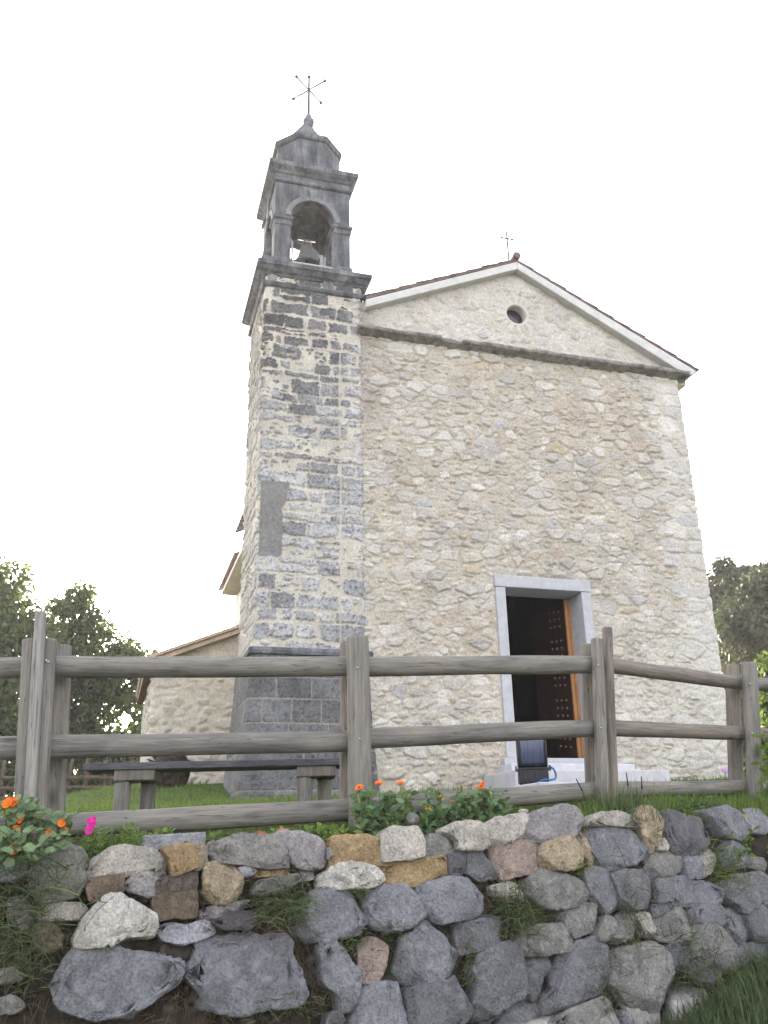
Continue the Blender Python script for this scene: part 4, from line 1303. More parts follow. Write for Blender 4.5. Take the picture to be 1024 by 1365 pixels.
SC = dict(bl=(.225, .232, .250), gr=(.245, .240, .226), dk=(.135, .135, .142), pa=(.43, .405, .355), wh=(.54, .525, .475), oc=(.35, .255, .14), ta=(.36, .295, .205),
          br=(.165, .13, .095), pk=(.36, .285, .245), mv=(.30, .285, .285), ol=(.205, .205, .18), pu=(.115, .10, .112), wb=(.42, .42, .46), bg=(.186, .190, .200), sh=(.13, .11, .095))
RG = dict(A=(0, 1100, 3.793), B=(250, 1090, 3.793), C=(420, 1070, 3.793), Q=(600, 1060, 3.793), E=(780, 1040, 4.197), X=(0, 0, 1.0))
STONES = [
 ('A','bl','r',[(-30,190),(60,180),(122,195),(115,250),(50,272),(-30,268)]),
 ('A','ol','f',[(168,230),(240,140),(330,100),(395,110),(428,170),(410,215),(435,260),(380,350),(200,385),(165,330)],'large smooth grey-green slab'),
 ('A','pa','f',[(405,213),(500,145),(620,103),(770,115),(822,190),(815,245),(450,248)],'long pale stone with ochre stains'),
 ('A','oc','b',[(838,115),(960,100),(985,140),(992,205),(880,243),(862,180)],'orange-brown sandstone block'),
 ('B','ta','b',[(30,140),(85,125),(112,235),(40,245)]),
 ('A','br','b',[(446,275),(615,247),(620,330),(465,378)]),
 ('A','mv','f',[(625,300),(680,262),(730,250),(800,265),(815,340),(740,350),(660,325)]),
 ('A','sh','b',[(805,270),(990,235),(985,330),(815,350)]),
 ('A','br','b',[(790,365),(985,335),(985,455),(800,470)]),
 ('A','pa','f',[(190,410),(290,382),(400,392),(430,420),(428,465),(190,472)]),
 ('A','wh','f',[(390,560),(430,470),(560,358),(620,365),(680,400),(775,455),(778,510),(755,555),(640,562),(570,605),(470,612),(400,615)],'big angular white limestone boulder'),
 ('X','wb','f',[(212,1234),(235,1229),(250,1232),(285,1222),(286,1240),(270,1250),(245,1256),(222,1250)]),
 ('A','br','r',[(175,500),(250,490),(300,540),(300,620),(200,640),(175,580)]),
 ('A','bl','s',[(270,800),(340,690),(390,630),(480,615),(620,640),(760,645),(900,670),(880,790),(760,890),(660,950),(500,965),(390,940),(300,880)],'huge flat blue-grey boulder'),
 ('A','gr','r',[(40,380),(100,360),(155,410),(150,500),(90,520),(50,470)]),
 ('A','gr','f',[(-20,740),(60,720),(110,750),(90,785),(-20,800)]),
 ('A','gr','r',[(-20,880),(60,860),(110,910),(60,950),(-20,950)]),
 ('B','gr','f',[(150,140),(280,95),(480,92),(510,150),(495,235),(410,248),(330,235),(180,215),(140,175)],'long speckled grey stone'),
 ('B','mv','f',[(95,145),(140,110),(155,150),(140,180),(105,175)]),
 ('B','mv','r',[(470,75),(560,78),(650,100),(690,150),(705,225),(620,250),(545,235),(510,150)],'rounded mauve-grey boulder'),
 ('B','oc','b',[(760,95),(870,85),(995,110),(995,225),(850,222),(750,235),(750,150)],'square ochre sandstone block'),
 ('B','ta','r',[(95,270),(130,235),(200,235),(255,255),(275,310),(265,380),(210,420),(140,420),(100,390)],'round tan boulder'),
 ('B','wb','f',[(268,255),(310,240),(355,265),(340,292),(280,290)]),
 ('B','oc','b',[(357,260),(515,240),(515,285),(360,293)]),
 ('B','ol','f',[(350,325),(550,285),(575,305),(500,365),(400,390),(350,380)]),
 ('B','mv','b',[(585,265),(640,250),(650,300),(590,315)]),
 ('B','wh','r',[(690,290),(760,240),(870,232),(960,265),(980,310),(935,345),(780,355),(700,345)],'smooth white oval stone'),
 ('B','mv','f',[(70,460),(150,435),(300,415),(345,405),(345,435),(250,465),(150,500),(80,500)]),
 ('B','pu','f',[(140,520),(240,475),(340,470),(350,530),(330,560),(200,560)],'dark purple stone'),
 ('B','bl','f',[(600,410),(660,370),(790,352),(840,370),(850,420),(890,470),(908,510),(860,575),(720,605),(640,610),(570,570),(570,480)]),
 ('B','bl','s',[(100,620),(260,585),(420,590),(530,640),(520,700),(560,760),(600,880),(560,930),(400,960),(250,990),(80,960),(100,870),(10,790),(50,710)],'giant flat blue-grey boulder with two dark holes'),
 ('B','bl','f',[(680,630),(740,620),(800,690),(860,780),(870,860),(830,950),(770,965),(760,880),(700,820),(690,720)]),
 ('B','pk','r',[(890,640),(940,610),(1010,640),(1020,700),(1000,780),(930,825),(880,800),(885,710)]),
 ('B','mv','r',[(695,155),(730,150),(740,190),(710,215)]),
 ('B','mv','f',[(410,410),(460,400),(480,450),(420,470)]),
 ('B','dk','r',[(720,990),(780,970),(800,1040),(710,1060)]),
 ('C','bl','f',[(270,450),(360,420),(510,415),(545,450),(550,580),(480,625),(370,645),(290,610),(270,530)]),
 ('C','bl','f',[(230,920),(300,915),(430,915),(475,1020),(460,1150),(190,1150),(210,1010)]),
 ('C','pa','b',[(360,160),(400,130),(520,125),(540,160),(540,260),(480,275),(360,285)],'square pale grey block'),
 ('C','gr','f',[(545,190),(600,155),(650,155),(735,180),(725,235),(690,255),(550,262)]),
 ('C','pa','r',[(660,140),(720,105),(810,100),(870,130),(897,180),(890,210),(830,230),(740,228),(735,180)]),
 ('C','oc','b',[(332,320),(450,295),(685,265),(688,380),(520,405),(345,422)],'long ochre sandstone block'),
 ('C','dk','b',[(690,260),(760,250),(765,350),(690,345)]),
 ('C','dk','b',[(690,352),(750,358),(740,385),(690,387)]),
 ('C','bg','f',[(760,240),(880,235),(920,310),(945,370),(850,380),(770,340)]),
 ('C','bl','f',[(545,430),(620,395),(780,388),(850,450),(845,540),(800,570),(640,605),(570,560)]),
 ('C','bl','f',[(470,680),(560,615),(630,605),(700,660),(770,780),(720,850),(600,910),(480,925),(425,850),(450,780)],'big six-sided blue-grey boulder'),
 ('C','bg','f',[(490,940),(600,925),(720,880),(785,970),(785,1080),(750,1150),(520,1150),(480,1030)]),
 ('C','bg','f',[(750,600),(830,600),(870,570),(930,575),(1000,635),(970,690),(850,735),(770,750),(750,690)]),
 ('Q','pa','r',[(187,150),(260,110),(390,95),(400,150),(370,220),(230,245),(205,190)]),
 ('Q','mv','r',[(400,120),(460,80),(590,50),(660,70),(697,150),(650,185),(620,205),(540,220),(395,225)],'large rounded boulder with a dark crack, topmost of the wall'),
 ('Q','pk','b',[(225,255),(475,215),(480,370),(290,415),(240,330)],'pinkish sandstone block'),
 ('Q','ta','f',[(480,250),(650,195),(690,240),(710,340),(600,370),(475,360)],'half white, half yellow stone'),
 ('Q','ta','f',[(670,190),(700,190),(765,340),(730,355),(705,300)]),
 ('Q','pa','f',[(705,140),(770,90),(870,85),(970,140),(960,165),(800,150),(720,155)]),
 ('Q','bl','f',[(710,160),(810,148),(920,170),(1020,300),(950,330),(840,380),(790,350),(740,250)],'smooth slanted blue-grey boulder'),
 ('E','ta','f',[(300,180),(340,150),(400,155),(440,200),(440,300),(400,395),(360,370),(330,300),(325,220)],'upright tan stone'),
 ('Q','gr','r',[(400,440),(460,380),(530,365),(580,400),(660,430),(697,500),(660,545),(560,575),(480,550),(420,500)]),
 ('Q','bg','r',[(712,380),(740,365),(820,380),(850,450),(862,540),(820,590),(740,550),(715,460)]),
 ('Q','bg','f',[(835,405),(900,380),(990,385),(1024,420),(1030,560),(880,570),(860,480)]),
 ('Q','pa','f',[(238,455),(310,435),(380,450),(385,530),(300,520),(250,490)]),
 ('Q','gr','f',[(370,700),(430,665),(580,655),(615,730),(590,780),(400,810),(360,760)]),
 ('Q','gr','f',[(580,590),(690,545),(750,560),(772,630),(730,680),(620,715),(600,650)]),
 ('Q','bg','r',[(130,860),(200,770),(330,755),(400,830),(390,1010),(290,1080),(110,1150),(115,1060),(140,960)]),
 ('Q','bg','f',[(400,825),(510,815),(520,870),(465,960),(450,1025),(390,1020)]),
 ('Q','bg','f',[(530,900),(600,760),(690,740),(740,715),(800,770),(815,960),(720,1020),(570,1085),(480,1110),(480,1010),(540,1010)]),
 ('Q','gr','f',[(530,1140),(620,1080),(780,1025),(830,1080),(830,1160),(530,1180)]),
 ('Q','bg','f',[(200,1150),(380,1050),(440,1040),(515,1110),(520,1190),(180,1190)]),
 ('Q','gr','r',[(760,680),(790,610),(830,620),(840,680),(800,730),(750,720)]),
 ('Q','gr','f',[(840,650),(900,585),(950,600),(978,660),(950,700),(880,745),(840,720)]),
 ('E','gr','r',[(150,980),(260,935),(390,915),(450,960),(485,1040),(480,1160),(430,1260),(320,1305),(260,1240),(190,1150),(140,1060)],'big rounded grey boulder near the grass'),
 ('Q','wb','f',[(900,1090),(950,1100),(975,1157),(910,1165)]),
 ('E','dk','f',[(440,180),(540,170),(650,210),(700,250),(760,290),(720,330),(650,410),(570,415),(480,350),(440,310)],'large dark grey wedge-shaped boulder'),
 ('E','pa','r',[(420,360),(450,320),(480,355),(465,390),(430,392)]),
 ('E','gr','r',[(390,420),(500,380),(550,410),(568,460),(545,510),(430,545),(400,500)]),
 ('E','bl','b',[(570,440),(630,430),(665,470),(660,540),(590,540)]),
 ('E','pa','f',[(670,430),(740,385),(780,460),(740,500),(680,540)]),
 ('E','bl','f',[(720,165),(810,150),(870,195),(945,295),(850,325),(790,280),(760,220)]),
 ('E','ta','f',[(870,190),(925,195),(930,250),(900,230)]),
 ('E','bl','r',[(920,165),(990,160),(1040,210),(1040,290),(940,280)]),
 ('E','bl','f',[(790,440),(840,335),(890,360),(930,420),(900,480),(800,490)]),
 ('E','gr','f',[(950,400),(1040,440),(1040,500),(970,480)]),
 ('E','bg','f',[(790,580),(870,530),(950,560),(990,690),(890,730),(820,650)]),
 ('E','bg','f',[(950,520),(1050,510),(1050,690),(1000,680)]),
 ('E','bg','b',[(420,560),(490,555),(505,620),(500,670),(430,675)]),
 ('E','bl','f',[(500,560),(580,535),(680,570),(800,620),(805,670),(700,690),(510,690)]),
 ('E','bg','b',[(400,700),(490,675),(510,715),(420,760)]),
 ('E','bg','f',[(620,720),(790,690),(820,770),(760,805),(650,815)]),
 ('E','bl','r',[(820,730),(870,715),(920,760),(940,860),(890,910),(840,830)]),
 ('E','bg','f',[(910,740),(1000,710),(1050,740),(1050,890),(960,890)]),
 ('E','gr','r',[(415,770),(560,705),(630,780),(640,880),(600,930),(480,900),(410,850)]),
 ('E','gr','f',[(640,830),(780,815),(840,900),(880,1030),(790,1075),(720,1080),(640,960)]),
 ('E','bg','f',[(870,950),(930,910),(950,1010),(910,1030)]),
 ('E','bg','f',[(945,910),(1050,910),(1050,1000),(960,1000)]),
 ('E','bg','f',[(450,930),(520,925),(600,960),(700,1060),(730,1150),(690,1170),(600,1100),(500,1050)]),
 ('E','pa','f',[(300,720),(360,705),(415,800),(415,870),(370,850),(330,780)]),
 ('E','ta','r',[(725,1090),(770,1090),(775,1140),(740,1140)]),
]
for i, rec in enumerate(STONES):
    rg, cl, style, pts = rec[:4]
    ox, oy, sc = RG[rg]
    w3 = [wall_hit(ox + x / sc, oy + y / sc) for x, y in pts]
    cx = np.mean(w3, axis=0)
    dx = 0.05
    sl_ = float(gw(cx[0] + dx) - gw(cx[0] - dx)) / (2 * dx)
    nrm = np.array([sl_, -1.0, BAT + 0.05]); nrm /= np.linalg.norm(nrm)
    ext = np.ptp(np.array(w3), axis=0); size = min(np.hypot(ext[0], ext[1]), ext[2])
    depth = np.clip(0.26 * size, 0.03, 0.085) * {'b': 0.8, 's': 0.7}.get(style, 1.0)
    shift = nrm * (-0.03 + 0.025 * math.sin(i * 2.7)) - nrm * depth * 0.5
    w3 = [p + shift for p in w3]
    # keep the outline in place although the front bulges: grow a little
    c0 = np.mean(w3, axis=0); w3 = [c0 + (p - c0) * (1.0 + min(0.22, 0.036 / size)) for p in w3]
    stone('stone', w3, nrm, depth, 0.17, 1000 + 37 * i, SC[cl], RW, style, rec[4] if len(rec) > 4 else None)

# earth and rubble packed behind the boulders (reads as stones again beyond the frame)
def core():
    xs = np.concatenate([np.arange(-7, -2.4, 0.05), np.arange(-2.4, 3.6, 0.018), np.arange(3.6, 9, 0.05)])
    z = np.arange(-0.1, 1.0001, 0.0125)
    X, T = np.meshgrid(xs, z, indexing='ij')
    Zt = zt(X) - 0.05
    Zb = 0.0
    Z = Zb + np.clip(T, 0, 1) * (Zt - Zb)
    s, zz = X.ravel() * 1.12, Z.ravel()
    H, e, ax, az = cells(s + 0.05 * n2(s, zz, 4, 2, 3), zz + 0.04 * n2(s, zz, 4, 2, 4), 0.36, 0.24, 21, 0.8, 0.6, 0.3)
    m = smooth(0.03, 0.16, e)
    outs = np.maximum(smooth(-1.98, -2.15, X.ravel()), smooth(2.85, 3.0, X.ravel()))
    outs = np.maximum(outs, smooth(0.66, 0.56, zz - 0.05 * X.ravel()))
    inner = 1 - outs
    Hs, es, sx_, sz_ = cells(s + 0.03 * n2(s, zz, 9, 2, 5), zz + 0.03 * n2(s, zz, 9, 2, 6), 0.095, 0.065, 23, 0.9, 0.7, 0.3)
    chip = inner * smooth(0.05, 0.2, es) * (Hs[0] < 0.28)
    lump = 0.05 * n2(s, zz, 5, 3, 8) + 0.02 * n2(s, zz, 25, 4, 9)
    h = -0.125 + lump * 0.6 + outs * m * (0.10 + 0.08 * H[1]) + chip * (0.01 + 0.03 * Hs[1])
    Y = face_y(X, Z) - h.reshape(X.shape)
    topf = smooth(0.965, 1.0, T)
    Y = Y + topf * 0.10
    soil = np.array([0.036, 0.030, 0.023])[None] * (1 + 0.8 * n2(s, zz, 14, 4, 10))[:, None]
    soil = mix(soil, np.broadcast_to(np.array([0.030, 0.042, 0.018]), soil.shape), smooth(0.1, 0.4, n2(s, zz, 3.5, 3, 12)))
    st = np.array(SC['gr'])[None] * (1.0 + 0.7 * H[2])[:, None]
    c = mix(soil, st, outs * smooth(0.3, 0.7, m))
    c = mix(c, np.array([0.062, 0.055, 0.045])[None] * (0.5 + 0.9 * Hs[2])[:, None], smooth(0.3, 0.7, chip) * 0.8)
    V = np.stack([X.ravel(), Y.ravel(), Z.ravel()], 1)
    n, k = X.shape
    i = np.arange(n - 1)[:, None] * k + np.arange(k - 1)[None]
    F = np.stack([i, i + k, i + k + 1, i + 1], -1).reshape(-1, 4)
    # top shelf back to the lawn
    tb = np.stack([X[:, -1], gw(X[:, -1]) + 0.45, lawn_z(X[:, -1], gw(X[:, -1]) + 0.45) - 0.02], 1)
    b0 = len(V)
    V = np.concatenate([V, tb])
    ii = np.arange(n - 1)
    F = np.concatenate([F, np.stack([ii * k + k - 1, (ii + 1) * k + k - 1, b0 + ii + 1, b0 + ii], -1)])
    c = np.concatenate([c, np.broadcast_to(np.array([0.04, 0.035, 0.026]), (n, 3))])
    obj('earth_fill', V, F, M_MAS, RW, True, c)
core()
def kerb():
    a, b = wall_hit(178, 1121) + np.array([0, .13, 0]), wall_hit(268, 1116) + np.array([0, .13, 0])
    d = b - a; L = np.linalg.norm(d); d /= L; nn_ = np.cross([0, 0, 1.0], d); nn_ /= np.linalg.norm(nn_)
    def T(V): return a + V[:, :1] * d + V[:, 1:2] * nn_ + V[:, 2:3] * np.array([0, 0, 1.0])
    mb = MB(); mb.box((0, 0, -0.05), (L, 0.2, 0.028), T)
    o = mb.obj('kerbstone', M_STONE, RW, label='cut grey kerbstone lying behind the top course'); o.color = (.30, .31, .33, 1); bevel(o, 0.006)
kerb()
# loose small stones lying on the wall top
for k, (px, py, w, h, cl) in enumerate([(375, 1110, 22, 9, 'xx'), (345, 1113, 16, 6, 'xx'), (550, 1092, 17, 17, 'gr'), (700, 1083, 14, 8, 'pa')]):
    ctr = wall_hit(px, py) + np.array([0, 0.10, 0])
    q = [ctr + CR * (w / 2 / FPX * 5.4) * math.cos(a) + np.array([0, 0, 1.0]) * (h / 2 / FPX * 5.4) * math.sin(a) for a in np.linspace(0, 2 * math.pi, 8)[:-1]]
    lab = ['broken terracotta tile piece lying on the wall top', 'smaller terracotta fragment beside the broken tile piece', 'grey rock lying among the marigold leaves', 'small pale stone half buried on the wall top beside the rounded boulder'][k]
    o = stone('tile_fragment' if cl == 'xx' else 'loose_stone', q, (0.1, -1, 0.5), 0.03, 0.03, 77 + k, (.38, .15, .08) if cl == 'xx' else SC[cl], None, 'f', None, 4)
    props(o, lab, 'tile fragment' if cl == 'xx' else 'stone')

# ================================================================== bench, stump, hose reel, chair
def lz(p): return float(lawn_z(p[0], p[1]))
def bench():
    a, b = at(112, 1021, 7.1), at(470, 1013.5, 7.3)
    z0 = lz((a + b) / 2)
    t = thing('bench', 'long dark grey plank bench on stout timber legs behind the fence', 'bench', np.array([(a[0] + b[0]) / 2, (a[1] + b[1]) / 2, z0]))
    d = (b - a); L = np.linalg.norm(d); d /= L
    nn_ = np.cross([0, 0, 1.0], d); nn_ /= np.linalg.norm(nn_); up = np.cross(d, nn_)
    def loc(V): return a + V[:, :1] * d + V[:, 1:2] * nn_ + V[:, 2:3] * up
    def solid(name, lo, hi, mat, ax, bw=0.006):
        # local frame along the plank so that the grain follows it
        x0, y0, zz0 = lo; x1, y1, zz1 = hi
        V = np.array([(x0, y0, zz0), (x1, y0, zz0), (x1, y1, zz0), (x0, y1, zz0), (x0, y0, zz1), (x1, y0, zz1), (x1, y1, zz1), (x0, y1, zz1)], float)
        F = [(3, 2, 1, 0), (4, 5, 6, 7), (0, 1, 5, 4), (1, 2, 6, 5), (2, 3, 7, 6), (3, 0, 4, 7)]
        o = obj(name, loc(V), F, mat, t)
        return bevel(o, bw)
    solid('seat', (0, -0.02, -0.035), (L, 0.36, 0.018), M_BENCH, 0)
    for px in (176, 418):
        s = (px - 112) / 358.0 * L
        solid('bearer', (s - 0.14, 0.0, -0.115), (s + 0.17, 0.35, -0.037), M_WOOD_RED, 0)
        for (du, dv) in ((-0.075, 0.06), (0.085, 0.27)):
            p = a + d * (s + du) + nn_ * dv
            g = float(lawn_z(p[0], p[1])) - 0.1
            timber('leg', np.array([p[0], p[1], g]), p + up * -0.117, circ(0.062, 16), M_WOOD, t, int(60 + px + du * 100), 0.004)
bench()

def stump():
    p = at(226, 1040, 12.4); z0 = lz(p)
    t = thing('tree_stump', 'upturned dark tree stump with root stubs on the grass by the annex', 'stump', np.array([p[0], p[1], z0]))
    mb = MB()
    V, F = ICO[5]
    q = V * np.array([0.27, 0.22, 0.25])
    nz = fbm(V * 2.2, 3, 71) * 0.05 + fbm(V * 8, 3, 72) * 0.02
    q = q + V * nz[:, None]
    obj('stump_body', q + np.array([p[0], p[1], z0 + 0.20]), F, M_STUMP, t, True)
    rng = np.random.default_rng(5)
    mb = MB()
    for k in range(26):
        a = rng.uniform(0, 2 * math.pi); e = rng.uniform(-0.1, 1.1)
        dr = np.array([math.cos(a) * math.cos(e), math.sin(a) * math.cos(e) * 0.7, math.sin(e)])
        s0 = np.array([p[0], p[1], z0 + 0.20]) + dr * np.array([0.24, 0.2, 0.22])
        s1 = s0 + dr * rng.uniform(0.05, 0.12); s2 = s1 + (dr + rng.normal(0, .6, 3)) * 0.06
        mb.tube([s0, s1, s2], [0.03, 0.02, 0.008], 6)
    mb.obj('root_stubs', M_STUMP, t, True)
stump()

def hose_reel():
    c = at(712, 1049, 9.86)
    z0 = 2.112
    dirx = np.array([math.cos(-0.09), math.sin(-0.09), 0]); diry = np.array([-math.sin(-0.09), math.cos(-0.09), 0])
    base = np.array([c[0], c[1], z0])
    sc = 0.88
    t = thing('hose_reel_cart', 'dark blue drum shaped hose reel on a black box standing before the door', 'hose reel', base)
    def T(V): 
        V = np.asarray(V, float) * sc
        return base + V[:, :1] * dirx + V[:, 1:2] * diry + V[:, 2:3] * np.array([0, 0, 1.0])
    mb = MB(); mb.box((-0.175, -0.16, 0.03), (0.175, 0.20, 0.185), T); mb.box((-0.185, -0.17, 0.175), (0.185, 0.21, 0.20), T)
    for x in (-0.15, -0.05, 0.05, 0.15): mb.box((x - 0.02, -0.15, 0.0), (x + 0.02, -0.09, 0.03), T)
    for x in (-0.12, -0.04, 0.04, 0.12): mb.box((x - 0.03, -0.168, 0.045), (x + 0.03, -0.158, 0.165), T)
    bevel(mb.obj('box_base', M_BLACK, t), 0.008)
    # drum shell: rounded front, standing
    prof = [(-0.165, 0.205)] + [(-0.165 + 0.02 - 0.02 * math.cos(a), 0.0) for a in ()] 
    sec = []
    for k in range(25):
        a = math.pi * 1.5 - math.pi * k / 24 * 1.0
        sec.append((0.02 + 0.20 * math.copysign(abs(math.cos(a)) ** 0.55, math.cos(a)), 0.46 + 0.255 * math.copysign(abs(math.sin(a)) ** 0.85, math.sin(a))))
    sec += [(0.14, 0.68), (0.16, 0.34), (0.10, 0.215)]
    k = len(sec)
    V, F = [], []
    for x in (-0.145, 0.145):
        for y, z in sec: V.append((x, y, z))
    for j in range(k): F.append((j, (j + 1) % k, k + (j + 1) % k, k + j))
    F.append(tuple(range(k))[::-1]); F.append(tuple(range(k, 2 * k)))
    mb = MB(); mb.add(T(V), F); dr = mb.obj('drum_shell', M_BLUE, t)
    bevel(dr, 0.008)
    for sgn in (-1, 1):
        V, F = [], []
        for x in (sgn * 0.147, sgn * 0.175):
            for y, z in sec: V.append((x, 0.02 + (y - 0.02) * 1.06, 0.46 + (z - 0.46) * 1.04))
        for j in range(k): F.append((j, (j + 1) % k, k + (j + 1) % k, k + j))
        F.append(tuple(range(k))[::-1]); F.append(tuple(range(k, 2 * k)))
        mb = MB(); mb.add(T(V), F); bevel(mb.obj('side_disc', M_BLACK, t), 0.006)
    for x0, x1 in ((0.19, 0.22), (-0.19, -0.21)):
        mb = MB(); mb.tube(T([(x0, 0.0, 0.20), (x1, 0.0, 0.20)]), 0.03, 10); mb.obj('hub', M_BLUE, t)
    pts = [(0.20, -0.02, 0.21), (0.245, -0.06, 0.19), (0.27, -0.08, 0.12), (0.255, -0.12, 0.06), (0.19, -0.18, 0.05), (0.10, -0.21, 0.055), (0.05, -0.22, 0.02), (-0.0, -0.24, 0.012), (0.06, -0.30, 0.012), (0.16, -0.30, 0.012), (0.2, -0.24, 0.012)]
    pts = np.array(pts); P2 = []
    for i in range(len(pts) - 1):
        for s in np.linspace(0, 1, 5)[:-1]:
            a, b = pts[i], pts[i + 1]
            P2.append(a + (b - a) * s)
    P2 = np.array(P2); 
    for _ in range(3): P2[1:-1] = (P2[:-2] + P2[1:-1] * 2 + P2[2:]) / 4
    mb = MB(); mb.tube(T(P2), 0.011, 8); mb.obj('hose', M_HOSE, t, True)
hose_reel()

def chair():
    b = P(5.45, D + 1.6, 2.55)
    t = thing('folding_chair', 'brown wooden folding chair standing just inside the dark doorway', 'chair', b)
    mb = MB()
    def T(x, y, z): return b + UD * x + ND * y + np.array([0, 0, z])
    for s in (-0.19, 0.19):
        m1 = MB(); m1.tube([T(s, -0.22, 0), T(s, 0.20, 0.85)], 0.016, 6); m1.obj('frame_bar', M_DOOR, t)
        m1 = MB(); m1.tube([T(s * 0.85, 0.22, 0), T(s * 0.85, -0.18, 0.47)], 0.016, 6); m1.obj('leg', M_DOOR, t)
    mb = MB(); mb.box((-0.19, -0.2, 0.44), (0.19, 0.17, 0.462), lambda V: np.array([T(*v) for v in V])); mb.obj('seat', M_DOOR, t)
    mb = MB(); mb.box((-0.19, 0.165, 0.70), (0.19, 0.185, 0.82), lambda V: np.array([T(*v) for v in V])); mb.obj('backrest', M_DOOR, t)
chair()

# ================================================================== far rustic fence and low stone edging on the left
def far_fence():
    t = thing('rustic_fence', 'thin brown pole fence far behind the bench in front of the trees', 'fence', at(60, 1066, 24))
    pxs = [-60, -28, 1.5, 28, 56, 73, 85, 113, 139, 170, 196]
    base = {}
    for i, x in enumerate(pxs):
        Yp = 24.0
        b = at(x, 1066 + (0 if x < 60 else 0.5), Yp); b[2] -= 0.12
        h = 1.02 + 0.16 * (i % 3 == 1)
        if x == 85: h = 1.45
        mb = MB(); lean = 0.05 * math.sin(i * 2.3) + (0.12 if x == 85 else 0)
        mb.tube([b, b + [lean * 0.5, 0, h * 0.5], b + [lean, 0, h + 0.1]], [0.065, 0.058, 0.05], 8)
        mb.obj('post', M_RUSTIC, t, True)
    for z, off in ((1036, 0), (1049, 2), (1062, 3)):
        for a, bq in ((-60, 1.5), (1.5, 73), (73, 113), (113, 196)):
            mb = MB(); mb.tube([at(a, z + off * 0.3 + 1.0 * math.sin(a), 23.93), at((a + bq) / 2, z + 1.2, 23.93), at(bq, z + 1.5 * math.sin(bq), 23.93)], [0.05, 0.045, 0.045], 8)
            mb.obj('rail', M_RUSTIC, t, True)
far_fence()

rng = np.random.default_rng(11)
for k in range(46):
    px = 62 + 88 * (k % 23) / 23 + rng.uniform(-2, 2)
    Yp = 17.0 + (0.35 if k < 23 else 0.0)
    p = at(px, 1074, Yp); p[2] = lz(p)
    w, h = rng.uniform(0.06, 0.13), rng.uniform(0.035, 0.065)
    q = [p + np.array([w * math.cos(a), 0, 0.03 + h * math.sin(a)]) for a in np.linspace(0, 2 * math.pi, 7)[:-1]]
    o = stone('edging_stone', q, (0, -1, 0.3), 0.06, 0.06, 300 + k, SC['pa'] if k % 3 else SC['gr'], None, 'f', None, 4)
    props(o, 'small pale stone in the low edging row beyond the lawn, left of the bench leg', 'stone', 'edging stones beyond the lawn')

# ================================================================== foliage helpers
LEAFP = (np.array([0, 0.3, 0.65, 1.0]), np.array([0.25, 1.0, 0.8, 0.06]))
GRASSP = (np.array([0, 0.35, 0.7, 1.0]), np.array([1.0, 0.85, 0.5, 0.04]))
def blades(p0, d, L, Wd, bend, prof, seed, tint=0.3, side=None):
    """flat tapering leaves; p0,d (N,3); L,Wd,bend (N)"""
    rg = np.random.default_rng(seed)
    n = len(p0)
    d = d / (np.linalg.norm(d, axis=1)[:, None] + 1e-9)
    if side is None:
        r = rg.normal(0, 1, (n, 3)); r[:, 2] *= 0.35
        side = np.cross(d, r)
    side = side / (np.linalg.norm(side, axis=1)[:, None] + 1e-9)
    ts, ws = prof
    V = np.zeros((n, len(ts), 2, 3))
    for i, (t, w) in enumerate(zip(ts, ws)):
        c = p0 + d * (L * t)[:, None]
        c[:, 2] -= bend * L * t * t
        V[:, i, 0] = c - side * (Wd * w * 0.5)[:, None]
        V[:, i, 1] = c + side * (Wd * w * 0.5)[:, None]
    m = len(ts)
    b = np.arange(n)[:, None] * (2 * m)
    F = np.concatenate([np.stack([b + 2 * i, b + 2 * i + 1, b + 2 * i + 3, b + 2 * i + 2], -1).reshape(-1, 4) for i in range(m - 1)])
    g = 1 + tint * rg.uniform(-1, 1, n)
    y = 1 + 0.18 * rg.uniform(-1, 1, n)
    c = np.stack([g * y, g, g * (2 - y) * 0.95], 1)
    C = np.repeat(c, 2 * m, 0)
    return V.reshape(-1, 3), F, C

def join(parts):
    V, F, C, n = [], [], [], 0
    for v, f, c in parts:
        V.append(v); F.append(f + n); C.append(c); n += len(v)
    return np.concatenate(V), np.concatenate(F), np.concatenate(C)

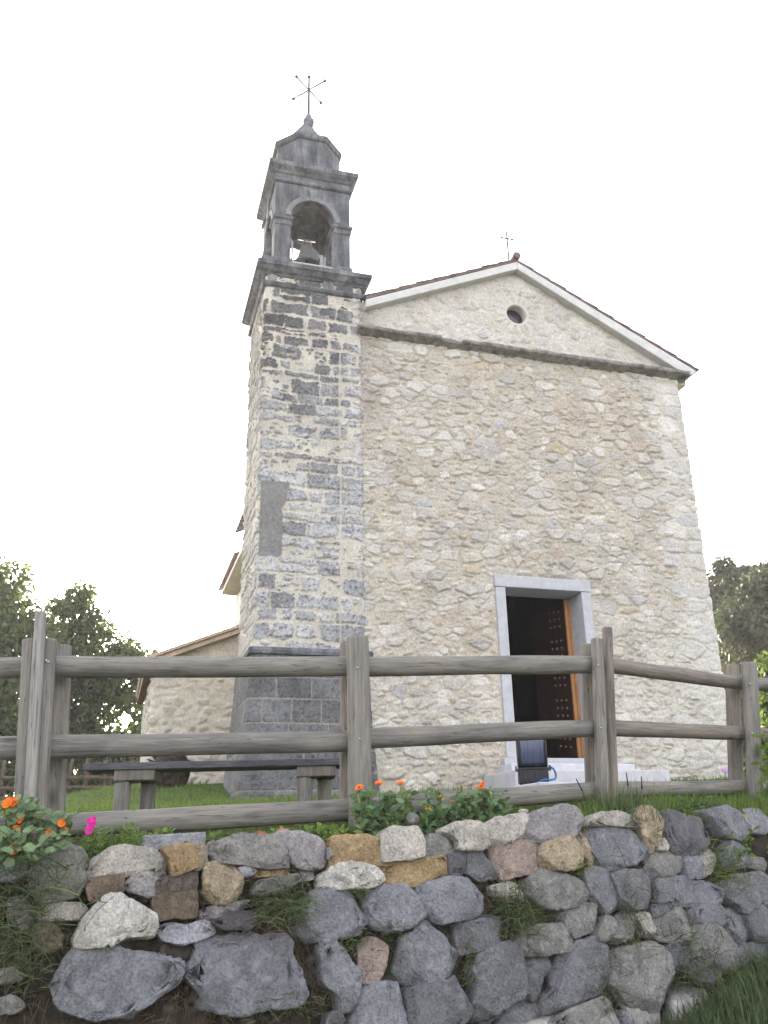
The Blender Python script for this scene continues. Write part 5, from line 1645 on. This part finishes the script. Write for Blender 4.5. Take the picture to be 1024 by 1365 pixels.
# ================================================================== trees
def tree(name, label, cat, lobes, Y, mat, lsize, dens, seed, group=None, trunk=None, extra=()):
    """lobes: (px, py, radius px) seen from the path, at distance Y; built as leaf masses at their real place and size"""
    rg = np.random.default_rng(seed)
    base = at(trunk or lobes[0][0], 1055, Y)
    base[2] = lz(base) - 0.1
    t = thing(name, label, cat, base, group)
    parts = []
    cs = []
    for (px, py, rp) in lobes:
        jz = rg.uniform(-1.0, 1.0) * 0.8
        c = at(px, py, Y + jz)
        R = rp / FPX * np.linalg.norm(c - EYE)
        cs.append((c, R))
        nl = int(dens * R * R)
        # small twig clumps inside the lobe, leaves round every clump
        nc = max(8, int(40 * R * R))
        v = rg.normal(0, 1, (nc, 3)); v /= np.linalg.norm(v, axis=1)[:, None]
        cc = c + v * (R * rg.uniform(0.25, 1.0, nc) ** 0.6)[:, None] * np.array([1, 1, 0.92])
        cr = R * rg.uniform(0.10, 0.34, nc) + 0.10
        idx = rg.integers(0, nc, nl)
        w = rg.normal(0, 1, (nl, 3)); w /= np.linalg.norm(w, axis=1)[:, None]
        p = cc[idx] + w * (cr[idx] * rg.uniform(0.1, 1.0, nl) ** 0.5)[:, None]
        dd = w + rg.normal(0, 0.8, (nl, 3)); dd[:, 2] -= 0.15
        L = lsize * rg.uniform(0.6, 1.4, nl)
        v_, f_, c_ = blades(p, dd, L, L * 0.55, rg.uniform(0, 0.5, nl), LEAFP, seed + len(parts), 0.3)
        tone = np.repeat((0.75 + 0.5 * rg.uniform(0, 1, nc))[idx], 8)
        parts.append((v_, f_, c_ * tone[:, None]))
    V, F, C = join(parts)
    obj('crown', V, F, mat, t, False, C)
    mb = MB()
    top = max(c[2] for c, R in cs)
    ctr = np.mean([c for c, R in cs], axis=0)
    fork = base + (np.array([ctr[0], ctr[1], base[2]]) - base) * 0.6 + np.array([0, 0, (top - base[2]) * 0.35])
    mb.tube([base, base * 0.5 + fork * 0.5 + [0.08, 0, 0], fork], [0.20, 0.16, 0.12], 10)
    for c, R in cs:
        m_ = fork * 0.45 + c * 0.55 + rg.normal(0, 0.15, 3)
        mb.tube([fork, m_, c + (c - fork) * 0.12], [0.075, 0.05, 0.012], 6)
        for q in range(4):
            e = c + rg.normal(0, 0.55, 3) * R
            mb.tube([m_ * 0.4 + c * 0.6, e], [0.025, 0.006], 5)
    mb.obj('trunk', M_BARK, t, True)
    return t
tree('oak_tree', 'tall backlit green tree at the left edge behind the corner post', 'tree',
     [(-30, 790, 45), (10, 775, 30), (-5, 830, 50), (22, 850, 40), (-30, 890, 60), (10, 920, 50), (-20, 980, 60), (20, 990, 40), (-20, 1030, 40), (20, 1035, 26), (-80, 850, 70), (-90, 960, 70)],
     25.5, M_LEAF_L, 0.15, 1700, 21, trunk=-20)
tree('oak_tree', 'bushy backlit green tree with sun showing through, between corner post and annex', 'tree',
     [(103, 805, 26), (85, 835, 34), (118, 840, 34), (75, 880, 42), (110, 890, 42), (143, 880, 30), (165, 892, 22), (60, 930, 40), (100, 945, 36), (175, 935, 26), (85, 1000, 42), (128, 1003, 30), (165, 1005, 34), (60, 1035, 26), (105, 1040, 24), (150, 1040, 24), (188, 1030, 24), (188, 900, 20), (190, 965, 22), (140, 945, 24), (105, 790, 18), (60, 860, 34), (150, 872, 34), (172, 885, 28), (150, 1050, 22), (120, 1052, 22), (178, 1052, 18), (88, 1050, 24), (50, 1050, 24), (195, 890, 20), (50, 985, 34), (120, 975, 26), (160, 990, 26), (140, 1010, 34), (180, 1000, 30), (110, 915, 40), (155, 915, 34)],
     28, M_LEAF_L, 0.15, 1350, 22, trunk=105)
tree('shrubby_tree', 'low leafy growth behind the annex corner and the stump', 'tree', [(205, 1020, 22), (190, 985, 20), (215, 1040, 16), (232, 1025, 14), (180, 1045, 18)], 26, M_LEAF_L, 0.14, 3000, 23, trunk=205)
tree('oak_tree', 'dark tree right of the chapel with sky showing through its top', 'tree',
     [(975, 775, 28), (955, 800, 22), (985, 800, 26), (960, 850, 32), (940, 800, 20), (975, 900, 34), (950, 930, 34), (1000, 770, 20), (985, 960, 40), (950, 1000, 35), (990, 1010, 40)],
     27, M_LEAF_R, 0.15, 2600, 24, trunk=970)
tree('broad_tree', 'dull olive rounded tree at the right edge in front of the darker tree', 'tree',
     [(1015, 800, 38), (1000, 840, 38), (1035, 850, 45), (1010, 890, 36), (1045, 920, 45), (1020, 780, 26), (1060, 800, 50), (1090, 880, 60), (985, 870, 30), (1000, 930, 34)],
     23, M_LEAF_R, 0.13, 3000, 25, trunk=1040)
tree('yellow_green_tree', 'yellow green young tree behind the right end of the fence', 'tree',
     [(1024, 890, 16), (1016, 930, 16), (1032, 930, 22), (1018, 980, 18), (1035, 985, 24), (1020, 1030, 18), (1045, 1030, 26), (1010, 1000, 12)],
     15, M_LEAF_Y, 0.085, 4000, 26, trunk=1025)
tree('dark_hedge_bush', 'low dark hedge bush between the chapel corner and the far right fence post', 'bush',
     [(975, 975, 26), (990, 1020, 26), (965, 1020, 24), (1012, 1015, 24), (1030, 1045, 20), (990, 1048, 16)], 20, M_LEAF_R, 0.11, 3000, 27, trunk=985)

# ================================================================== lawn and verge grass
def stemdirs(n, rg, spread=0.35):
    a = rg.uniform(0, 2 * math.pi, n); r = np.abs(rg.normal(0, spread, n))
    return np.stack([r * np.cos(a), r * np.sin(a), np.ones(n)], 1)

def in_building(x, y):
    u = x * UD[0] + y * UD[1]; n = x * ND[0] + y * ND[1]
    a = (u > 1.28) & (n > D - 0.27)
    b = (u > 4.08) & (u < 6.64) & (n > D - 2.32)
    c = (u > 0.5) & (n > 14.45)
    return a | b | c

def grass():
    rg = np.random.default_rng(31)
    parts = []
    # short lawn, denser near the fence
    n = 75000
    x = rg.uniform(-7, 7.5, n); v = 0.35 + 9.5 * rg.uniform(0, 1, n) ** 1.5
    y = gw(x) + v
    k = ~in_building(x, y) & (y < 17)
    x, y, v = x[k], y[k], v[k]; n = len(x)
    p = np.stack([x, y, lawn_z(x, y) - 0.01], 1)
    L = rg.uniform(0.04, 0.10, n) * (1 + 0.5 * (n2(x, y, 0.8, 2, 5) > 0.1))
    parts.append(blades(p, stemdirs(n, rg, 0.5), L, rg.uniform(0.004, 0.009, n), rg.uniform(0.1, 0.6, n), GRASSP, 1, 0.3))
    # taller fringe under the fence on the right half
    n = 15000
    x = rg.uniform(0.75, 5.5, n); v = np.abs(rg.normal(0.30, 0.17, n)) + 0.05
    y = gw(x) + v
    p = np.stack([x, y, lawn_z(x, y) - 0.03], 1)
    hgt = smooth(0.7, 1.4, x) * (0.75 + 0.5 * n2(x, y, 2.2, 2, 6))
    L = rg.uniform(0.10, 0.30, n) * np.clip(hgt, 0.3, 1.3)
    parts.append(blades(p, stemdirs(n, rg, 0.35), L, rg.uniform(0.004, 0.008, n), rg.uniform(0.1, 0.7, n), GRASSP, 2, 0.3))
    n = 7000
    x = rg.uniform(-5.5, 0.9, n); v = np.abs(rg.normal(0.28, 0.16, n)) + 0.06
    y = gw(x) + v
    p = np.stack([x, y, lawn_z(x, y) - 0.03], 1)
    parts.append(blades(p, stemdirs(n, rg, 0.45), rg.uniform(0.03, 0.09, n), rg.uniform(0.004, 0.008, n), rg.uniform(0.1, 0.7, n), GRASSP, 3, 0.3))
    V, F, C = join(parts)
    o = obj('grass', V, F, M_GRASS, None, False, C)
    props(o, kind='stuff')
    # meadow at the foot of the wall, lower right
    n = 26000
    x = rg.uniform(0.6, 5.5, n); y = face_y(x, 0.6) - 0.02 - np.abs(rg.normal(0, 0.55, n))
    k = (rg.uniform(0, 1, n) < smooth(0.8, 1.9, x)); x, y = x[k], y[k]; n = len(x)
    p = np.stack([x, y, low_z(x, y) - 0.02], 1)
    L = rg.uniform(0.10, 0.38, n) * (0.5 + 0.8 * smooth(1.2, 2.6, x))
    V, F, C = blades(p, stemdirs(n, rg, 0.3), L, rg.uniform(0.004, 0.010, n), rg.uniform(0.1, 0.9, n), GRASSP, 4, 0.35)
    o = obj('meadow_grass', V, F, M_WEED, None, False, C * 0.9)
    props(o, kind='stuff')
grass()

# ================================================================== weeds growing out of the wall joints
def weed(px, py, n, L, label, seed, spread=0.7, out=0.5, mat=None, w=0.006, name='weed_tuft', cat='weed', rx=14, ry=10, group=None, dry=0.15):
    rg = np.random.default_rng(seed)
    c = wall_hit(px, py)
    t = thing(name, label, cat, c, group)
    sx, sy = rx / FPX * 5, ry / FPX * 5
    p = c + np.stack([rg.normal(0, sx, n), rg.uniform(0.0, 0.10, n) * 0 + rg.uniform(-0.02, 0.10, n), rg.normal(0, sy, n)], 1)
    d = np.stack([rg.normal(0, spread, n), -np.abs(rg.normal(out, 0.3, n)), rg.uniform(0.3, 1.0, n)], 1)
    Ls = L * rg.uniform(0.4, 1.2, n)
    V, F, C = blades(p, d, Ls, w * rg.uniform(0.6, 1.3, n), rg.uniform(0.2, 1.1, n), GRASSP, seed, 0.35)
    obj('blades', V, F, mat or M_WEED, t, False, C)
    m = int(n * dry)
    if m > 4:
        p2 = c + np.stack([rg.normal(0, sx * 1.3, m), rg.uniform(-0.02, 0.05, m), rg.normal(-0.02, sy * 1.3, m)], 1)
        d2 = np.stack([rg.normal(0, 1, m), -np.abs(rg.normal(0.3, 0.2, m)), rg.normal(-0.3, 0.6, m)], 1)
        V, F, C = blades(p2, d2, L * rg.uniform(0.4, 1.0, m), 0.0035 * np.ones(m), rg.uniform(0.2, 1.0, m), GRASSP, seed + 1, 0.3)
        obj('dead_blades', V, F, M_DRY, t, False, C)
    return t
weed(375, 1212, 300, 0.25, 'narrow leaved grey green plant hanging beside the dark purple stone', 501, 0.9, 0.5, None, 0.006, rx=12, ry=10)
weed(392, 1185, 90, 0.10, 'feathery grey green weed just above the grassy plant left of the blue boulder', 502, 0.9, 0.4, None, 0.004, rx=14, ry=9)
weed(690, 1222, 480, 0.22, 'dense dark green grass tuft in the wall under the pinkish block', 503, 0.6, 0.6, M_WEED, 0.005, rx=12, ry=14)
weed(772, 1158, 120, 0.09, 'small grass tuft below the half yellow stone', 504, 0.7, 0.5, M_GRASS, 0.004, rx=10, ry=9)
weed(478, 1185, 110, 0.06, 'small dark herb between the white oval stone and two blue boulders', 505, 0.9, 0.5, M_HERB, 0.007, rx=8, ry=10)
weed(462, 1258, 120, 0.07, 'low herb under the middle blue boulder above the pinkish round stone', 506, 0.9, 0.5, M_HERB, 0.007, rx=12, ry=8)
weed(530, 1250, 90, 0.08, 'thin green weed left of the six sided boulder', 507, 0.8, 0.4, M_WEED, 0.004, rx=12, ry=12)
weed(628, 1290, 110, 0.10, 'thin grass in the joint right of the six sided boulder', 508, 0.5, 0.4, M_GRASS, 0.004, rx=6, ry=24)
weed(848, 1262, 60, 0.14, 'bright grass in the joint above the big rounded boulder', 509, 0.6, 0.6, M_GRASS, 0.004, rx=12, ry=7)
weed(838, 1215, 150, 0.22, 'wispy grey green weed hanging over the small grey stones on the right', 510, 0.35, 0.3, M_WEED, 0.004, rx=8, ry=34)
weed(806, 1330, 110, 0.22, 'wispy pale weed left of the big rounded boulder near the ground', 511, 0.4, 0.3, M_WEED, 0.004, rx=10, ry=26)
weed(965, 1160, 260, 0.18, 'bushy green weed among the boulders at the right edge, uppermost of two there', 512, 0.8, 0.6, M_GRASS, 0.005, rx=20, ry=18)
weed(910, 1290, 320, 0.24, 'tall soft weeds leaning over the boulders at the lower right', 513, 0.6, 0.7, M_WEED, 0.006, rx=24, ry=28)
weed(870, 1110, 40, 0.07, 'small herb on the flat pale stone near the wall top', 514, 0.8, 0.5, M_HERB, 0.006, rx=10, ry=5)
weed(835, 1098, 60, 0.07, 'tiny fern like herb on top of the slanted blue boulder', 515, 0.9, 0.5, M_HERB, 0.005, rx=8, ry=4)
weed(25, 1195, 420, 0.26, 'large mass of long arching grass covering the wall at the left edge', 516, 0.75, 0.6, M_WEED, 0.006, rx=26, ry=36)
weed(20, 1265, 260, 0.20, 'shaded grass below the long arching grass at the left edge', 517, 0.8, 0.5, M_WEED, 0.005, rx=24, ry=24)
weed(75, 1165, 60, 0.22, 'few long green blades crossing the grey green slab', 518, 0.4, 0.4, M_GRASS, 0.005, rx=22, ry=16)
weed(150, 1262, 26, 0.12, 'sparse dark sprig under the big white boulder', 519, 0.7, 0.5, M_HERB, 0.005, rx=10, ry=6)
weed(340, 1345, 130, 0.12, 'dark low grass below the giant flat boulder', 520, 1.0, 0.6, M_WEED, 0.005, rx=44, ry=8)
weed(985, 1325, 300, 0.30, 'tall bright grass blades in the lower right corner', 521, 0.4, 0.9, M_GRASS, 0.007, rx=26, ry=26)

def dry_roots():
    """dead grass and rootlets hanging in the joints: uncountable"""
    rg = np.random.default_rng(88)
    spots = [(268, 1180, 30, 60), (400, 1270, 40, 60), (300, 1250, 30, 20), (230, 1310, 60, 30), (60, 1310, 50, 40), (410, 1330, 40, 30), (660, 1190, 40, 40), (500, 1255, 50, 25), (640, 1180, 30, 20), (740, 1310, 14, 24), (90, 1260, 40, 30), (180, 1190, 70, 14), (350, 1200, 30, 20), (720, 1225, 30, 16), (560, 1235, 30, 10), (440, 1300, 20, 40), (430, 1130, 12, 12), (630, 1300, 10, 40), (560, 1330, 14, 20), (700, 1260, 30, 14), (735, 1335, 16, 16), (790, 1210, 16, 14), (870, 1200, 20, 14), (600, 1180, 12, 30), (545, 1200, 8, 20), (850, 1290, 20, 20), (15, 1330, 24, 30), (250, 1345, 60, 16)]
    P0, Dd = [], []
    for px, py, rx, ry in spots:
        m = int(rx * ry * 0.10) + 30
        for _ in range(m):
            q = wall_hit(px + rg.uniform(-rx, rx), py + rg.uniform(-ry, ry)) + np.array([0, rg.uniform(0.03, 0.15), 0])
            P0.append(q); Dd.append([rg.normal(0, 0.7), -abs(rg.normal(0.3, 0.3)), rg.normal(-0.2, 0.8)])
    n = len(P0)
    V, F, C = blades(np.array(P0), np.array(Dd), rg.uniform(0.03, 0.12, n), rg.uniform(0.002, 0.004, n), rg.uniform(-0.2, 1.0, n), GRASSP, 89, 0.45)
    o = obj('dead_roots', V, F, M_DRY, None, False, C * 0.75)
    props(o, kind='stuff')
dry_roots()

# ================================================================== flowers and herbs along the wall top
def petal_flower(c, nrm, R, npet, layers, mat, parent, seed, cup=0.25, name='flower', wid=None, centre=True, cmat=None):
    rg = np.random.default_rng(seed)
    nrm = np.array(nrm, float); nrm /= np.linalg.norm(nrm)
    a = np.cross(nrm, [0.3, 0.9, 0.2]); a /= np.linalg.norm(a); b = np.cross(nrm, a)
    P0, Dd, L, Wd, Bn, Sd = [], [], [], [], [], []
    for l in range(layers):
        for k in range(npet):
            th = 2 * math.pi * (k + 0.5 * l) / npet + rg.uniform(-.08, .08)
            r = math.cos(th) * a + math.sin(th) * b
            P0.append(c + r * R * 0.12 + nrm * 0.002 * l); Dd.append(r + nrm * (cup + 0.3 * l)); L.append(R * (1 - 0.22 * l) * rg.uniform(0.9, 1.1)); Sd.append(np.cross(nrm, r))
    n = len(P0)
    w = wid or (2 * math.pi * R / npet * 0.95)
    V, F, C = blades(np.array(P0), np.array(Dd), np.array(L), np.full(n, w), np.full(n, 0.1), (np.array([0, 0.35, 0.8, 1.0]), np.array([0.35, 0.85, 1.0, 0.55])), seed, 0.1, np.array(Sd))
    o = obj(name, V, F, mat, parent, False, C)
    if centre:
        mb = MB(); mb.sphere(c + nrm * 0.004, R * 0.28, 8, 5, (1, 1, 0.8)); mb.obj('flower_centre', cmat or M_FCENTRE, o, True)
    return o

def ground_at(px, py, off):
    """a point on the wall-top bed: along the picture column px, off metres behind the wall face"""
    Y = 5.2
    for _ in range(30):
        p = at(px, py, Y)
        Y = 0.5 * Y + 0.5 * float(gw(p[0]) + off)
    p = at(px, py, Y)
    return np.array([p[0], p[1], lz(p)])

def leafy(name, label, cat, stems, seed, mat, leafL, leafW, nleaf, group=None, bend=0.5, stem_r=0.003, prof=LEAFP, tint=0.3, updir=0.6, jit=0.5):
    """stems: list of (foot, tip); leaves spiral up every stem"""
    rg = np.random.default_rng(seed)
    foot = np.mean([s[0] for s in stems], axis=0)
    t = thing(name, label, cat, foot, group)
    P0, Dd = [], []
    mb = MB()
    for f, q in stems:
        f, q = np.array(f), np.array(q)
        m = (f + q) / 2 + rg.normal(0, 0.012, 3)
        mb.tube([f - [0, 0, 0.03], m, q], [stem_r, stem_r * 0.9, stem_r * 0.6], 5)
        for k in range(nleaf):
            s = rg.uniform(0.02, 1.0)
            p = (f * (1 - s) ** 2 + 2 * m * s * (1 - s) + q * s * s)
            a = k * 2.4 + rg.uniform(-.4, .4)
            P0.append(p); Dd.append([math.cos(a), math.sin(a), updir + rg.normal(0, jit * 0.6)])
    n = len(P0)
    L = leafL * rg.uniform(0.55, 1.25, n)
    V, F, C = blades(np.array(P0), np.array(Dd), L, leafW * rg.uniform(0.7, 1.2, n), bend * rg.uniform(0.3, 1.4, n), prof, seed + 1, tint)
    obj('leaves', V, F, mat, t, False, C)
    mb.obj('stems', mat_stem, t, True)
    return t
mat_stem = mat_plain('green_stem', (0.085, 0.12, 0.05), 0.2, 20, 0.7, 0)

def stems_in(px0, px1, ytop, ybot, n, off, seed, spread=0.05, hv=0.35):
    rg = np.random.default_rng(seed)
    out = []
    for k in range(n):
        px = rg.uniform(px0, px1)
        o = off + rg.uniform(-0.06, 0.10)
        f = ground_at(px, ybot, o)
        yt = ytop + (ybot - ytop) * rg.uniform(0, 1) ** 1.3 * hv
        tp = at(px + rg.normal(0, 6), yt, f[1] + rg.normal(0, 0.03))
        tp[2] = max(tp[2], f[2] + 0.04)
        out.append((f, tp))
    return out
# --- marigolds: two clumps
rgm = np.random.default_rng(41)
st = stems_in(468, 545, 1052, 1105, 30, 0.20, 601, hv=0.7)
m1 = leafy('marigold_plant', 'marigold clump with three orange flower heads at the foot of the middle fence post', 'marigold', st, 602, M_HERB_BLUE, 0.075, 0.034, 17, updir=1.0)
for k, (px, py, cup) in enumerate([(479, 1050, 0.15), (505, 1046, 0.6), (534, 1046, 0.7)]):
    f = ground_at(px, 1100, 0.20); c = at(px, py, f[1])
    mb = MB(); mb.tube([f, f * 0.4 + c * 0.6 + [0.01, 0, 0], c - [0, 0, 0.005]], [0.003, 0.0025, 0.0025], 5); s_ = mb.obj('flower_stem', mat_stem, m1, True)
    petal_flower(c, (rgm.normal(0, .25), -0.55, 0.9), 0.026, 16, 2, M_ORANGE, m1, 610 + k, cup)
st = stems_in(566, 676, 1052, 1112, 46, 0.20, 603, hv=0.5)
m2 = leafy('marigold_plant', 'wide marigold clump with orange and yellow heads behind the white rounded stone', 'marigold', st, 604, M_HERB_BLUE, 0.072, 0.032, 16, updir=1.0)
for k, (px, py, cup, mt, r) in enumerate([(641, 1049, 0.4, M_ORANGE, 0.022), (644, 1045, 0.6, M_ORANGE, 0.016), (571, 1080, 0.3, M_YELLOW, 0.022), (603, 1069, 0.9, M_ORANGE, 0.010), (592, 1066, 0.8, M_YELLOW, 0.012), (588, 1062, 0.6, M_YELLOW, 0.010)]):
    f = ground_at(px, 1105, 0.20); c = at(px, py, f[1])
    mb = MB(); mb.tube([f, f * 0.4 + c * 0.6 + [0.008, 0, 0], c - [0, 0, 0.005]], [0.003, 0.0025, 0.002], 5); mb.obj('flower_stem', mat_stem, m2, True)
    petal_flower(c, (rgm.normal(0, .3), -0.6, 0.8), r, 14, 2, mt, m2, 620 + k, cup)
# --- yellow black-eyed flowers beyond the bottom rail
st = []
for k in range(9):
    f = at(545 + k * 8, 1085, 6.75); f[2] = lz(f); st.append((f, f + [rgm.normal(0, .02), 0, 0.06]))
y1 = leafy('black_eyed_daisy', 'small yellow dark eyed daisies beyond the bottom rail right of the middle post', 'daisy', st, 630, M_HERB, 0.05, 0.008, 12)
for k, (px, py) in enumerate([(545, 1070), (551, 1074), (557, 1077), (541, 1066), (567, 1075), (571, 1070), (576, 1068), (580, 1074), (573, 1077), (591, 1077)]):
    c = at(px, py, 6.7); f = np.array([c[0], c[1] + 0.02, lz(c)])
    mb = MB(); mb.tube([f, c], [0.002, 0.0018], 5); mb.obj('flower_stem', mat_stem, y1, True)
    petal_flower(c, (rgm.normal(0, .2), -0.8, 0.5), 0.018, 10, 1, M_YELLOW, y1, 640 + k, 0.1)

# --- nasturtium at the left corner: round shield leaves
def nasturtium():
    rg = np.random.default_rng(51)
    foot = ground_at(25, 1130, 0.12)
    t = thing('nasturtium', 'orange flowering nasturtium with round leaves at the foot of the corner post', 'nasturtium', foot)
    V, F, C, n = [], [], [], 0
    mb = MB()
    for k in range(420):
        px = rg.uniform(-70, 92); 
        top = 1062 + 22 * smooth(30, 90, np.array([px]))[0]
        py = rg.uniform(top, 1152 - 26 * smooth(40, 90, np.array([px]))[0])
        f = ground_at(px, 1130, 0.10)
        Yd = f[1] - rg.uniform(0.0, 0.22) * (py > 1105) + rg.uniform(-0.05, 0.10)
        c = at(px, py, Yd)
        R = rg.uniform(0.011, 0.033)
        nr = np.array([rg.normal(0, 0.45), -0.55 + rg.normal(0, 0.4), 0.75]); nr /= np.linalg.norm(nr)
        a = np.cross(nr, [1, .2, 0.]); a /= np.linalg.norm(a); b = np.cross(nr, a)
        K = 11
        ring = [c + (a * math.cos(th) + b * math.sin(th)) * R * (1 + 0.06 * math.sin(5 * th + k)) + nr * R * 0.16 * math.cos(2 * th + k) for th in np.linspace(0, 2 * math.pi, K + 1)[:-1]]
        vv = [c - nr * R * 0.12] + ring
        V += vv; F += [(n, n + 1 + j, n + 1 + (j + 1) % K) for j in range(K)]
        g = rg.uniform(0.7, 1.3); C += [(g, g, g)] * (K + 1); n += K + 1
        if k % 3 == 0:
            mb.tube([c - nr * R * 0.12, (c + f) / 2 + rg.normal(0, .01, 3), f + rg.normal(0, .03, 3) * [1, 1, 0]], [0.0022, 0.0025, 0.003], 5)
    obj('leaves', np.array(V), F, M_HERB_BLUE, t, False, np.array(C))
    mb.obj('stems', mat_stem, t, True)
    for k, (px, py, r) in enumerate([(12, 1071, .030), (21, 1070, .026), (29, 1093, .022), (21, 1106, .022), (20, 1133, .028), (65, 1111, .020), (83, 1098, .022), (87, 1108, .020)]):
        f = ground_at(px, 1130, 0.10); c = at(px, py, f[1] - 0.03 - 0.1 * (py > 1120))
        petal_flower(c, (rg.normal(0, .4), -0.8, 0.35), r, 5, 1, M_ORANGE, t, 650 + k, 0.7, wid=r * 1.15, centre=False)
        mb = MB(); mb.tube([c, (c + f) / 2 + [0.01, 0, 0], f], [0.0022, 0.0025, 0.003], 5); mb.obj('flower_stem', mat_stem, t, True)
nasturtium()
# --- magenta flower with light green foliage
st = stems_in(108, 190, 1098, 1130, 34, 0.12, 661, hv=0.6)
mg = leafy('snapdragon', 'magenta flowering plant with light green narrow leaves above the long pale stone', 'snapdragon', st, 662, M_HERB_Y, 0.030, 0.008, 22, bend=0.3)
f = ground_at(121, 1128, 0.12)
for k, (px, py) in enumerate([(119, 1095), (124, 1099), (121, 1104), (118, 1108), (125, 1093)]):
    c = at(px, py, f[1] - 0.01 * k)
    petal_flower(c, (rgm.normal(0, .5), -0.8, 0.3), 0.018, 5, 1, M_MAGENTA, mg, 670 + k, 0.4, wid=0.022, centre=False)
mb = MB(); mb.tube([f, at(121, 1092, f[1])], [0.003, 0.002], 5); mb.obj('flower_stem', mat_stem, mg, True)
# thin wiry stalks between nasturtium and magenta flower
for k, (x0, x1, yt) in enumerate([(97, 104, 1112), (112, 104, 1106), (72, 80, 1084)]):
    pass
# --- low bright herbs along the wall top, one clump after another
for k, (x0, x1, yt, n, mt, lab) in enumerate([
    (190, 232, 1108, 12, M_HERB_Y, 'low light green herb behind the orange sandstone block'),
    (268, 330, 1112, 14, M_HERB, 'sparse low herb behind the long speckled stone under the bottom rail'),
    (352, 420, 1104, 16, M_HERB_Y, 'low yellow green herb behind the rounded mauve boulder'),
    (412, 470, 1098, 22, M_HERB_Y, 'fuller yellow green herb just left of the middle fence post'),
    (545, 580, 1090, 14, M_HERB, 'small green herb filling the gap between the two marigold clumps'),
    (664, 700, 1075, 14, M_HERB, 'low green herb right of the wide marigold clump'),
    (838, 880, 1068, 16, M_HERB, 'broad leaved herb in the grass behind the flat pale stone'),
    (895, 960, 1062, 26, M_HERB, 'broad leaved herb in the grass behind the dark wedge shaped boulder')]):
    st = stems_in(x0, x1, yt, yt + 26, n, 0.20, 700 + k, hv=0.9)
    leafy('wall_top_herb', lab, 'herb', st, 720 + k, mt, 0.045, 0.020, 12, bend=0.3)
# --- grass tussock in front of the right fence post with dark seed stalks
f = ground_at(826, 1068, 0.27)
t = thing('grass_tussock', 'tall grass tussock with dark seed stalks at the foot of the paired fence posts', 'grass tussock', f)
n = 700
p = f + np.stack([rgm.normal(0, 0.10, n), rgm.normal(-0.08, 0.07, n), np.full(n, -0.03)], 1)
V, F, C = blades(p, stemdirs(n, rgm, 0.35), rgm.uniform(0.12, 0.36, n), rgm.uniform(0.004, 0.008, n), rgm.uniform(0.1, 0.6, n), GRASSP, 771, 0.3)
obj('blades', V, F, M_WEED, t, False, C)
m_stalk = mat_plain('dark_seed_stalk', (0.05, 0.045, 0.05), 0.3, 30, 0.9, 0)
for px, py in ((835, 1030), (855, 1035), (768, 1038), (848, 1050)):
    mb = MB()
    g = f + [(px - 822) * 0.0035, 0.02, 0]; c = at(px, py, g[1])
    mb.tube([g, g * 0.3 + c * 0.7 + [0.01, 0, 0]], [0.003, 0.003], 5); mb.tube([g * 0.3 + c * 0.7 + [0.01, 0, 0], c], [0.006, 0.004], 5)
    mb.obj('seed_stalk', m_stalk, t, True)
# --- lilac flower by the right corner of the chapel
f = at(968, 1050, 10.5); f[2] = lz(f); c = at(967, 1028, 10.5)
t = thing('lilac_flower', 'single lilac scabious flower by the chapel corner seen under the middle rail', 'scabious', f)
mb = MB(); mb.tube([f, c], [0.005, 0.004], 5); mb.obj('flower_stem', mat_stem, t, True)
petal_flower(c, (0, -0.7, 0.7), 0.045, 14, 2, M_LILAC, t, 790, 0.3, centre=False)
# --- leafy shoots at the right edge
st = []
for k in range(10):
    px = rgm.uniform(1008, 1060); f = ground_at(px, 1075, 0.35); st.append((f, at(px + rgm.normal(0, 8), rgm.uniform(935, 1060), f[1] + rgm.normal(0, .1))))
leafy('leafy_shoots', 'bright green leafy shoots at the right edge beside the last fence post', 'shrub', st, 800, M_LEAF_Y, 0.085, 0.035, 16, bend=0.3)
st = []
for k in range(14):
    px = rgm.uniform(985, 1040); c = wall_hit(px, rgm.uniform(1120, 1150)) + np.array([0, 0.03, 0]); st.append((c, c + np.array([rgm.normal(0, .05), -0.08, rgm.uniform(0.03, 0.10)])))
leafy('yellow_green_shoots', 'small yellow green leaves growing from the wall at the right edge', 'weed', st, 810, M_LEAF_Y, 0.045, 0.02, 10, bend=0.3)

# ================================================================== thin haze in the air, added also to lift blacks like lens glare
hz, ht, hb = newmat('glare_haze')
ht.nodes.remove(hb)
pvv = N(ht, 'ShaderNodeVolumePrincipled')
pvv.inputs['Color'].default_value = (0.98, 0.97, 0.95, 1)
pvv.inputs['Density'].default_value = 0.0014
pvv.inputs['Anisotropy'].default_value = 0.3
ht.links.new(pvv.outputs[0], ht.nodes['Material Output'].inputs['Volume'])
mb = MB(); mb.box((-560, -140, -1.2), (560, 760, 16.0))
ho = mb.obj('haze', hz); props(ho, kind='stuff')
